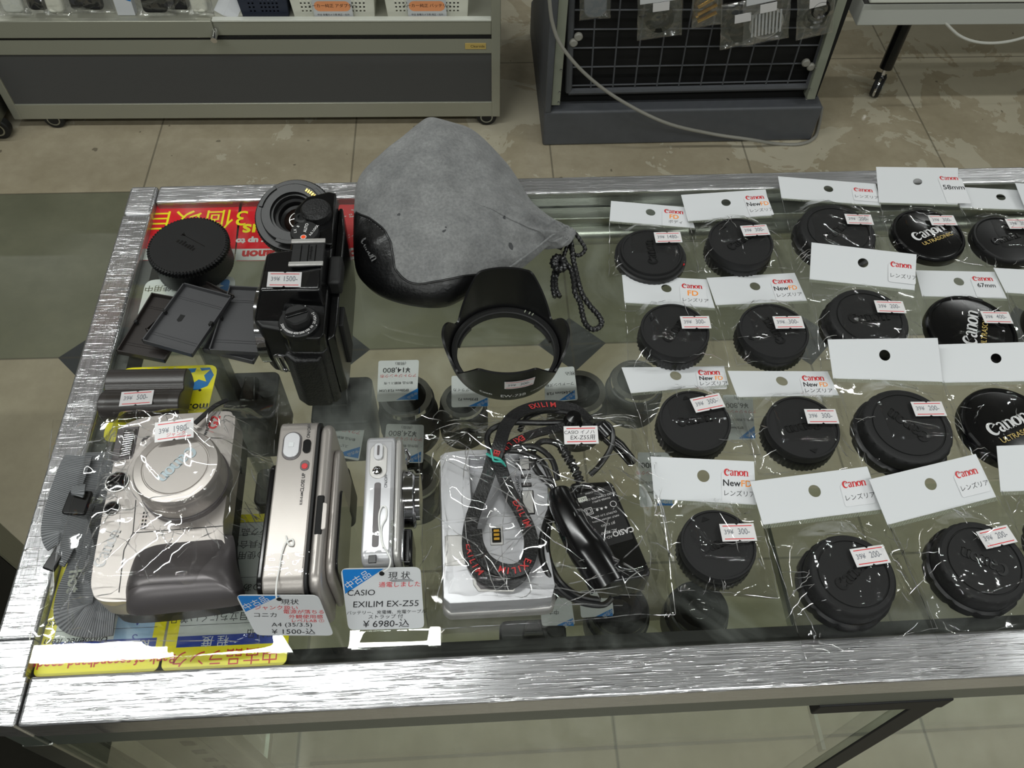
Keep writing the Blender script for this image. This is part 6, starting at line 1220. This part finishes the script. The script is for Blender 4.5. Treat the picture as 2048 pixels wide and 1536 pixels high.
p = face(216, 1096); logo(g, 0.0245, p.x, p.y, ZG + 0.0002, math.radians(76), 1, 0, Xi)
p = face(414, 858, ZG); g.text('PowerShot', 0.0042, p.x, p.y, ZG + 0.0002, math.radians(78), 0, Xi, bold=0.0001); p = face(429, 845); g.text('G2', 0.0085, p.x, p.y, ZG + 0.0002, math.radians(83), 2, Xi, bold=0.0003)
p0 = face(264, 1066); 
for a_, b_ in (((238, 1185), (248, 1100)), ((248, 1100), (266, 1066)), ((266, 1066), (446, 1052)), ((266, 1066), (272, 1000))):
    A_, B_ = face(*a_), face(*b_); d = (B_ - A_).normalized() * 0.00025; g.poly([A_ + Vector((-d.y, d.x, 0.0002)), A_ + Vector((d.y, -d.x, 0.0002)), B_ + Vector((d.y, -d.x, 0.0002)), B_ + Vector((-d.y, d.x, 0.0002))], 0, Xi)
g.obj('front_lettering', ['ink', 'silverprint', 'redlogo'], t, flat=True)
# webbing strap
def webbing_mat():
    s = N('grey_webbing'); u = s.n('ShaderNodeUVMap').outputs[0]; sx = s.n('ShaderNodeSeparateXYZ', {0: u})
    wv = s.math('SINE', s.math('MULTIPLY', sx.outputs[0], 5200.0)); h = s.math('MULTIPLY', s.math('ADD', wv, 1.0), 0.5)
    c = s.mix(h, rgb(70, 72, 74), rgb(124, 126, 128)); return s.pbr(c, 0.65, 0, s.bump(h, 0.6, 0.0004), 0.3)
M['web'] = webbing_mat()
def webbing(name, pp, w_, par, Xi_, m_='web', n=10, tilt=None, th=0.0012):
    P_ = smooth_path([at(x, y, z) for x, y, z in pp], n); g = G(); L_ = 0; V = []; U_ = []
    for i, p in enumerate(P_):
        a_ = P_[max(0, i - 1)]; b_ = P_[min(len(P_) - 1, i + 1)]; tt = (b_ - a_).normalized(); s_ = tt.cross(Vector((0, 0, 1))).normalized()
        tl = (tilt(i / (len(P_) - 1)) if tilt else 0); s_ = s_ * math.cos(tl) + Vector((0, 0, 1)) * math.sin(tl); nn = s_.cross(tt)
        if i: L_ += (p - P_[i - 1]).length
        for q in (-1, 1, 1, -1): pass
        V += [p - s_ * w_ / 2 - nn * th / 2, p + s_ * w_ / 2 - nn * th / 2, p + s_ * w_ / 2 + nn * th / 2, p - s_ * w_ / 2 + nn * th / 2]; U_ += [L_] * 4
    m_n = len(P_); Fc = [(i * 4 + k, (i + 1) * 4 + k, (i + 1) * 4 + (k + 1) % 4, i * 4 + (k + 1) % 4) for i in range(m_n - 1) for k in range(4)] + [(0, 1, 2, 3), ((m_n - 1) * 4 + 3, (m_n - 1) * 4 + 2, (m_n - 1) * 4 + 1, (m_n - 1) * 4)]
    g.raw(V, Fc, 0, Xi_); o = g.obj(name, m_, par); uv = o.data.uv_layers.new(name='UVMap')
    for lp_ in o.data.loops: uv.data[lp_.index].uv = (U_[lp_.vertex_index], 0)
    return o
webbing('strap_band', ((205, 905, .020), (196, 950, .018), (192, 1010, .014), (186, 1070, .012), (172, 1130, .010), (152, 1185, .008), (150, 1225, .006), (185, 1238, .005), (230, 1234, .004)), 0.0235, t, Xi)
webbing('strap_band', ((158, 912, .024), (146, 940, .024), (130, 985, .020), (116, 1030, .014), (112, 1065, .010), (120, 1085, .008)), 0.0180, t, Xi, tilt=lambda q: 0.35 * math.sin(q * 4))
webbing('strap_tail', ((152, 990, .026), (150, 1010, .026), (156, 1040, .024), (166, 1080, .024), (178, 1120, .022), (196, 1160, .018), (225, 1205, .010)), 0.0105, t, Xi, tilt=lambda q: 0.25)
webbing('strap_tail', ((148, 1040, .018), (140, 1075, .016), (128, 1105, .014), (115, 1128, .012)), 0.0105, t, Xi)
p = at(153, 1003, 0.029); G().prism(rrect(0.0150, 0.0170, 0.002), 0, 0.003, 0, Xi @ T3((p.x, p.y, 0.0255), -0.1)).obj('strap_buckle', 'black_gloss', t, bevel=0.0008)
webbing('buckle_webbing', ((158, 972, .030), (156, 984, .0315), (155, 992, .030)), 0.0085, t, Xi)
p = at(112, 1105, 0.016); G().prism(rrect(0.008, 0.022, 0.001), 0, 0.003, 0, Xi @ T3((p.x, p.y, 0.011), -0.35)).obj('strap_slider', 'black_gloss', t, bevel=0.0008)
p = at(232, 1212, 0.022); G().tube([Vector((p.x - 0.003, p.y, 0.020)), Vector((p.x, p.y - 0.003, 0.022)), Vector((p.x + 0.004, p.y, 0.022)), Vector((p.x + 0.001, p.y + 0.003, 0.021))], 0.0011, 8, 0, Xi, closed=True).obj('strap_lug', 'chrome', t)
webbing('strap_tail', ((455, 800, .040), (430, 812, .044), (404, 834, .046), (386, 850, .0465)), 0.0030, t, Xi, 'black_matte')
g = G(); p = at(122, 1200, 0.0115); g.text('hot', 0.0110, p.x + 0.005, p.y + 0.012, 0.0118, math.radians(96) + PI, 0, Xi, bold=0.0003); p = at(185, 1000, 0.02); g.text('S', 0.011, p.x + 0.002, p.y, 0.0195, math.radians(84) + PI, 0, Xi, bold=0.0003)
g.obj('strap_lettering', 'greyprint', t, flat=True)
# its bag
C4 = [at(108, 842, 0.010), at(560, 792, 0.006), at(520, 1288, 0.004), at(62, 1292, 0.004)]
hfG = envelope([obst_rect(-0.200, 0.256, 0.070, 0.124, 0.046, 0, 1.5), obst_disc(lc.x, lc.y, 0.027, 0.0668, 2.2), obst_rect(-0.196, 0.216, 0.056, 0.040, 0.060, 0, 1.6), obst_rect(-0.247, 0.262, 0.022, 0.085, 0.030, 0, 1.2)])
film_sheet(t, C4, hfG, 110, 110, 4.4, 'film_big', Xi, amp=0.0065, freq=17, jag=0.004); fold_glint_lines(t, C4, hfG, 90, 5, Xi, r=0.00030, long_=0.05, lift=0.003, centre=(lc.x, lc.y), rad=0.040, amp=0.0065, freq=17)
lp = at(349, 861, 0.0695); price_label(t, Xi @ T3((lp.x, lp.y, 0.0700), 0.12, 0.15), '1980-', 0.0235, 0.0135, pen=(('ジャンク', 0.003, 0.001, -0.0030, 3),))

# ------------------------------------------------------------------ clear bag with charging cradle, strap, cables and adaptor
t, Xi = thingW('charger_bag', 'clear bag holding a silver charging cradle with black strap and cables', 'bagged charger', (0.03, 0.235, 0))
bag = t
cr = thing('charging_cradle', 'silver charging cradle with USB and CHARGE lettering inside the clear bag', 'charging cradle', Matrix.Translation((0.012, 0.236, 0.001))); Xc_ = Matrix.Translation((-0.012, -0.236, -0.001))
ZH = 0.028
def W3(px, py, z): p = at(px, py, z); return Vector((p.x, p.y, z))
cpts = [(880, 912), (890, 905), (925, 900), (1030, 897), (1070, 905), (1096, 925), (1096, 1090), (1110, 1170), (1104, 1194), (1080, 1197), (900, 1207), (887, 1196)]
CP = [W3(x, y, ZH) for x, y in cpts]; cp2 = [(p.x, p.y) for p in CP]
base_pts = [(p[0] + (0.0015 if p[0] > 0.01 else -0.0015), p[1] + (0.0015 if p[1] > 0.236 else -0.0015)) for p in cp2]
G().prism(base_pts, 0.001, 0.012, 0, Xc_).obj('base', 'silver', cr, bevel=0.003, seg=3)
# upper shell as a frame round the camera well
hole = [(938, 912), (1036, 909), (1043, 925), (1046, 1000), (1047, 1140), (1022, 1163), (962, 1165), (950, 1140), (944, 1010), (938, 930)]
HP = [W3(x, y, ZH) for x, y in hole]
def ring_fill(g, outer, inner, z, mi, X):
    n_o, n_i = len(outer), len(inner); cx = sum(p[0] for p in inner) / n_i; cy = sum(p[1] for p in inner) / n_i
    def ray_hit(poly, a):
        d = (math.cos(a), math.sin(a)); best = None
        for k in range(len(poly)):
            p, q = poly[k], poly[(k + 1) % len(poly)]; ex, ey = q[0] - p[0], q[1] - p[1]; den = d[0] * ey - d[1] * ex
            if abs(den) < 1e-12: continue
            t_ = ((p[0] - cx) * ey - (p[1] - cy) * ex) / den; s_ = ((p[0] - cx) * d[1] - (p[1] - cy) * d[0]) / den
            if t_ > 0 and -1e-6 <= s_ <= 1 + 1e-6 and (best is None or t_ > best): best = t_
        return (cx + d[0] * best, cy + d[1] * best)
    angs = sorted(set([2 * PI * k / 96 - PI for k in range(96)] + [math.atan2(p[1] - cy, p[0] - cx) for p in list(outer) + list(inner)]))
    A = [ray_hit(outer, a) for a in angs]; B = [ray_hit(inner, a) for a in angs]; n = len(angs)
    V = [(x, y, z) for x, y in A] + [(x, y, z) for x, y in B] + [(x, y, z - 0.0125) for x, y in B] + [(x, y, 0.011) for x, y in A]
    return g.raw(V, [(k, (k + 1) % n, n + (k + 1) % n, n + k) for k in range(n)] + [(n + k, n + (k + 1) % n, 2 * n + (k + 1) % n, 2 * n + k) for k in range(n)] + [(3 * n + k, 3 * n + (k + 1) % n, (k + 1) % n, k) for k in range(n)], mi, X)
ring_fill(G(), cp2, [(p.x, p.y) for p in HP], ZH, 0, Xc_).obj('top_shell', 'silver_white', cr, bevel=0.0022, seg=4)
G().prism([(p.x, p.y) for p in HP], 0.011, 0.0158, 0, Xc_).obj('camera_well', 'silver_white', cr)
a = W3(888, 1068, ZH); b = W3(936, 1134, ZH); g = G()
g.prism([(a.x - 0.0005, a.y), (b.x, a.y), (b.x, b.y), (a.x - 0.0005, b.y)], ZH - 0.004, ZH + 0.0002, 0, Xc_); g.obj('grooved_band', 'silver', cr, bevel=0.0018, seg=3)
p = W3(993, 1072, 0.016); G().prism(rrect(0.0085, 0.0130, 0.0008), 0, 0.0012, 0, Xc_ @ T3((p.x, p.y, 0.0157))).obj('connector_frame', 'silver', cr, bevel=0.0003); G().prism(rrect(0.0058, 0.0100, 0.0006), 0.0012, 0.0015, 0, Xc_ @ T3((p.x, p.y, 0.0157))).obj('connector', 'dark', cr)
g = G()
for k in (-1, 0, 1): g.box(-0.0018, 0.0018, k * 0.0028 - 0.0009, k * 0.0028 + 0.0009, 0.0015, 0.0024, 0, Xc_ @ T3((p.x, p.y, 0.0157)))
g.obj('connector_contacts', 'gold', cr)
for (px_, py_, w_, l_, nm, m_) in ((1049, 929, 0.0062, 0.0078, 'usb_button', 'silver'), (1052, 953, 0.0055, 0.0020, 'indicator_light', 'champ_dark'), (1053, 970, 0.0055, 0.0020, 'indicator_light', 'champ_dark'), (1056, 1005, 0.0068, 0.0160, 'photo_button', 'silver')):
    p = W3(px_, py_, ZH); G().prism(rrect(w_ + 0.0012, l_ + 0.0012, 0.0004), 0, 0.0004, 0, Xc_ @ T3(p)).obj('button_bezel', 'dark', cr); G().prism(rrect(w_, l_, 0.0004), 0.0003, 0.0013, 0, Xc_ @ T3(p)).obj(nm, m_, cr, bevel=0.0003)
g = G(); p = W3(1034, 934, ZH); g.text('USB', 0.0031, p.x, p.y, ZH + 0.0002, PI / 2 + 0.05, 0, Xc_, bold=0.00005); p = W3(1036, 968, ZH); g.text('CHARGE', 0.0031, p.x, p.y, ZH + 0.0002, PI / 2 + 0.05, 0, Xc_, bold=0.00005); p = W3(1041, 998, ZH); g.text('PHOTO', 0.0031, p.x, p.y, ZH + 0.0002, PI / 2 + 0.05, 0, Xc_); g.obj('cradle_lettering', 'ink', cr, flat=True)
sl = [(944, 1150), (1032, 1152), (1036, 1168), (1028, 1184), (956, 1184), (946, 1170)]
SP = [W3(x, y, ZH) for x, y in sl]; G().prism([(p.x, p.y) for p in SP], ZH - 0.001, ZH + 0.0006, 0, Xc_).obj('front_stop', 'silver', cr, bevel=0.0008); g = G(); g.prism([(p.x * 0.82 + 0.18 * SP[0].lerp(SP[3], 0.5).x, p.y * 0.7 + 0.3 * SP[0].lerp(SP[3], 0.5).y) for p in SP], ZH + 0.0004, ZH + 0.0009, 0, Xc_); g.obj('stop_recess', 'champ_dark', cr)
tag(cr, 'silver charging cradle with USB and CHARGE lettering inside the clear bag', 'charging cradle')
# neck strap with red woven lettering
st = thing('neck_strap', 'black neck strap with red woven lettering looped over the cradle', 'strap', Matrix.Translation((0.01, 0.25, 0.03))); Xs = Matrix.Translation((-0.01, -0.25, -0.03))
def strap(pp, w_, name='strap_band', m_='leatherette', letters=None, tilt=None):
    o = webbing(name, pp, w_, st, Xs, m_, 10, tilt, 0.0016)
    if letters:
        P_ = smooth_path([at(*q) for q in pp], 10); Ls = [0]
        for a_, b_ in zip(P_, P_[1:]): Ls.append(Ls[-1] + (b_ - a_).length)
        g = G()
        for frac, txt, fl in letters:
            for ci, ch in enumerate(txt):
                d = frac * Ls[-1] + ci * 0.0036 * (1 if not fl else -1); k = min(range(len(Ls)), key=lambda k: abs(Ls[k] - d)); k = max(1, min(len(P_) - 2, k)); tt = (P_[k + 1] - P_[k - 1]).normalized()
                ang = math.atan2(tt.y, tt.x) + (PI if fl else 0); up = Vector((0, 0, 1)); X_ = Xs @ Matrix.Translation(P_[k] + Vector((0, 0, 0.0013))) @ Matrix.Rotation(ang, 4, 'Z') @ Matrix.Rotation(-math.asin(max(-1, min(1, tt.z))) * (1 if not fl else -1), 4, 'Y')
                g.text(ch, 0.0058, 0, 0, 0, 0, 0, X_, bold=0.0001)
        g.obj('woven_lettering', 'weave_red', st, flat=True)
    return o
ZS = 0.031
strap(((988, 905, .037), (978, 945, .034), (962, 990, .031), (945, 1035, .031), (938, 1075, .031), (941, 1110, .031), (956, 1142, .031), (985, 1160, .032), (1018, 1165, .032), (1040, 1150, .034), (1052, 1125, .036)), 0.0088, letters=((0.55, 'EXILIM', False),))
strap(((994, 908, .039), (1004, 945, .036), (1018, 982, .033), (1040, 1022, .032), (1058, 1062, .033), (1062, 1095, .034), (1052, 1128, .037), (1028, 1142, .035), (998, 1138, .034), (970, 1120, .033), (954, 1090, .033), (950, 1060, .032)), 0.0088, letters=((0.26, 'EXILIM', False), (0.60, 'EXILIM', False)))
strap(((990, 915, .041), (1000, 886, .042), (1012, 852, .036), (1034, 828, .030), (1070, 814, .022), (1110, 812, .018), (1150, 820, .016), (1176, 842, .020)), 0.0088, letters=((0.03, 'EXILIM', True), (0.55, 'EXILIM', False)))
strap(((1000, 905, .036), (1030, 884, .032), (1068, 868, .028), (1110, 858, .026), (1150, 850, .026), (1180, 856, .026)), 0.0060, letters=((0.3, 'EXILIM', True),))
p1 = at(976, 912, 0.043); G().tube(smooth_path([at(974, 908, .040), at(984, 914, .045), at(998, 918, .045), at(1008, 928, .041)], 6), 0.0009, 8, 0, Xs).obj('twist_tie', 'teal', st)
G().tube(smooth_path([at(982, 900, .046), at(985, 914, .047), at(988, 922, .046), at(1003, 924, .045), at(1011, 932, .040)], 6), 0.0006, 8, 0, Xs).obj('twist_tie', 'teal', st)
p = at(1147, 838, .036); G().lathe([(0.0, -0.006), (0.005, -0.005), (0.0068, 0.0), (0.005, 0.005), (0.0, 0.006)], 24, 0, Xs @ T3((p.x, p.y, .034))).obj('cord_stopper', 'black_gloss', st)
# adaptor, plug and cables
ad = thing('power_adaptor', 'black power adaptor with white rating label and thick strain relief', 'power adaptor', Matrix.Translation((0.083, 0.222, 0.001))); Xa = Matrix.Translation((-0.083, -0.222, -0.001))
ZA = 0.028
aq = [W3(1138, 966, ZA), W3(1224, 962, ZA), W3(1304, 1150, ZA), W3(1262, 1172, ZA), W3(1208, 1168, ZA)]
G().prism(quad_round([aq[0].xy, aq[1].xy, aq[2].xy, aq[4].xy], 0.004), 0.001, ZA, 0, Xa).obj('adaptor_body', 'black_gloss', ad, bevel=0.003, seg=3)
ax = (aq[1] - aq[0]).normalized(); ayv = (aq[2] - aq[1]).normalized(); ang = math.atan2(ayv.y, ayv.x) + PI / 2
Xt_ = Xa @ T3(((aq[0].x + aq[1].x) / 2, (aq[0].y + aq[1].y) / 2, ZA + 0.0003), ang + PI)
g = G()
def at_ad(s, sz, dx, dy, mi=0, **k): g.text(s, sz, dx, dy, 0.0001, 0, mi, Xt_, **k)
g.prism(rrect(0.024, 0.040, 0.001, cx=0.0, cy=0.026), -0.0002, 0.00002, 2, Xt_)
at_ad('MADE IN CHINA', 0.0018, 0, 0.0075); at_ad('CASIO COMPUTER CO.,LTD.', 0.0020, 0, 0.0120); at_ad('POWER SUPPLY', 0.0018, -0.002, 0.0145); at_ad('0431', 0.0026, 0.0095, 0.0105, 1); at_ad('OUTPUT 5.3V 650mA', 0.0019, 0, 0.0250); at_ad('INPUT 100-240V 50/60Hz', 0.0017, 0, 0.0280); at_ad('JET CASIO', 0.0021, 0, 0.0320)
at_ad('AC ADAPTOR', 0.0026, 0.004, 0.0370); at_ad('AD-C51J', 0.0026, 0.005, 0.0405); at_ad('CASIO', 0.0050, -0.0075, 0.0395, bold=0.00012)
for (w_, dx) in ((0.0046, 0.0085), (0.0026, 0.0085)):
    for s in (-1, 1): g.rect(dx - w_ / 2, dx + w_ / 2, 0.020 + s * w_ / 2 - 0.0002, 0.020 + s * w_ / 2 + 0.0002, 0.0001, 0, Xt_); g.rect(dx + s * w_ / 2 - 0.0002, dx + s * w_ / 2 + 0.0002, 0.020 - w_ / 2, 0.020 + w_ / 2, 0.0001, 0, Xt_)
for dx in (0.003, 0.0, -0.003): g.flat([(dx + 0.001 * math.cos(k), 0.0205 + 0.001 * math.sin(k)) for k in (0, 1.57, 3.14, 4.71)], 0.0001, 0, Xt_)
g.flat([(-0.0085 + 0.0022 * math.cos(k * PI / 10), 0.0195 + 0.0022 * math.sin(k * PI / 10)) for k in range(20)], 0.0001, 0, Xt_); g.flat([(-0.0085 + 0.0018 * math.cos(k * PI / 10), 0.0195 + 0.0018 * math.sin(k * PI / 10)) for k in range(20)], 0.00015, 2, Xt_); at_ad('UL', 0.0022, -0.0085, 0.0195, 0)
g.rect(0.0065, 0.0125, 0.0090, 0.0122, 0.00005, 3, Xt_)
g.obj('rating_label', ['sticker', 'ink', 'black_matte', 'white_plastic'], ad, flat=True)
def cable(pp, r, par, X, nm='cable', m_='cord', n=10): return G().tube(smooth_path([at(*q) for q in pp], n), r, 10, 0, X).obj(nm, m_, par)
pr = smooth_path([at(*q) for q in ((1160, 965, .022), (1150, 940, .026), (1138, 918, .028), (1124, 895, .028))], 12)
G().tube(pr, 0.0036, 14, 0, Xa, rf=lambda i, k: 1.0 if (i % 4) < 2 else 0.72).obj('strain_relief', 'cord', ad)
cable(((1124, 895, .028), (1105, 884, .030), (1082, 884, .030), (1068, 900, .030), (1066, 925, .030), (1080, 950, .030), (1105, 975, .028), (1112, 1000, .024)), 0.0021, ad, Xa)
# thick round plug body lying across
pg = smooth_path([at(*q) for q in ((1118, 985, .034), (1130, 1020, .036), (1160, 1075, .036), (1190, 1120, .034), (1218, 1168, .030))], 10)
G().tube(pg, lambda q: 0.0072 + 0.0052 * min(1, q * 1.6), 26, 0, Xa).obj('plug_grip', 'black_gloss', ad)
pc = thing('coiled_cable', 'bundle of thin black cables coiled over the adaptor and cradle', 'cable', Matrix.Translation((0.06, 0.24, 0.02))); Xp_ = Matrix.Translation((-0.06, -0.24, -0.02))
for pp in (((1112, 1000, .022), (1100, 1035, .020), (1086, 1080, .018), (1074, 1120, .017), (1062, 1160, .014), (1060, 1200, .008), (1078, 1216, .005), (1100, 1206, .004), (1112, 1188, .004)),
           ((1104, 1010, .026), (1090, 1050, .030), (1082, 1095, .030), (1092, 1140, .028), (1120, 1180, .022), (1160, 1204, .014), (1205, 1210, .010), (1225, 1195, .012)),
           ((1110, 1005, .024), (1096, 1060, .026), (1096, 1110, .026), (1118, 1160, .022), (1155, 1190, .014), (1200, 1200, .010)),
           ((1066, 1090, .030), (1058, 1130, .028), (1066, 1175, .016), (1082, 1200, .006), (1104, 1208, .004)),
           ((1180, 950, .020), (1200, 930, .024), (1222, 895, .028), (1224, 862, .030), (1210, 846, .030), (1190, 852, .032)),
           ((1014, 900, .032), (1050, 905, .031), (1085, 925, .030), (1104, 965, .028), (1112, 990, .026)),
           ((1022, 896, .033), (1070, 894, .033), (1104, 920, .033), (1115, 960, .030)),
           ((1040, 860, .020), (1055, 835, .016), (1090, 822, .014), (1135, 826, .018), (1165, 838, .022), (1190, 860, .024), (1216, 885, .020), (1240, 905, .014), (1262, 930, .010)),
           ((980, 900, .034), (974, 880, .034), (980, 862, .034), (1002, 850, .034), (1030, 845, .030), (1090, 846, .026), (1150, 844, .024)),
           ((1096, 1060, .018), (1090, 1120, .012), (1096, 1170, .008), (1130, 1190, .006), (1180, 1188, .006))):
    cable(pp, 0.0020, pc, Xp_)
p = at(1262, 915, .016); G().tube([at(1222, 880, .020), at(1240, 892, .018), at(1262, 918, .014), at(1268, 925, .012)], lambda q: 0.0045 - 0.002 * q, 14, 0, Xp_).obj('plug', 'black_gloss', pc)
p = at(1212, 860, .028); G().tube([at(1196, 850, .030), at(1216, 872, .026)], 0.0062, 18, 0, Xp_).obj('connector_head', 'black_gloss', pc, bevel=0.001)
G().tube(smooth_path([at(1106, 1010, .038), at(1100, 1000, .036), at(1098, 990, .030)], 5), 0.0008, 6, 0, Xp_).obj('twist_tie', 'teal', pc)
# film of the bag
C4 = [at(832, 832, 0.006), at(1288, 786, 0.006), at(1348, 1236, 0.003), at(856, 1268, 0.003)]
hfC = envelope([obst_rect(0.012, 0.237, 0.072, 0.104, 0.034, 0, 1.1), obst_rect(0.084, 0.222, 0.050, 0.070, 0.040, -0.40, 1.0), obst_rect(0.05, 0.285, 0.11, 0.030, 0.030, 0, 0.9)])
film_sheet(bag, C4, hfC, 120, 110, 9.1, 'film_big', Xi, amp=0.0075, freq=15, jag=0.005); fold_glint_lines(bag, C4, hfC, 110, 11, Xi, r=0.00030, lift=0.002, amp=0.0075, freq=15, long_=0.06)
lp = at(1162, 870, 0.048); price_label(bag, Xi @ T3((lp.x, lp.y, 0.0480), -0.02, 0.2), None, 0.0225, 0.0125, pen=(('CASIO イノハ', 0.0033, -0.001, 0.0018, 4), ('EX-Z55用', 0.0040, 0.001, -0.0019, 4)))
C4b = [Vector((p.x, p.y, 0.0007)) for p in C4]
g = G(); g.grid(lambda u, v: C4b[0].lerp(C4b[1], u).lerp(C4b[3].lerp(C4b[2], u), v), 12, 12, 0, Xi); g.obj('back_film', 'film', bag)
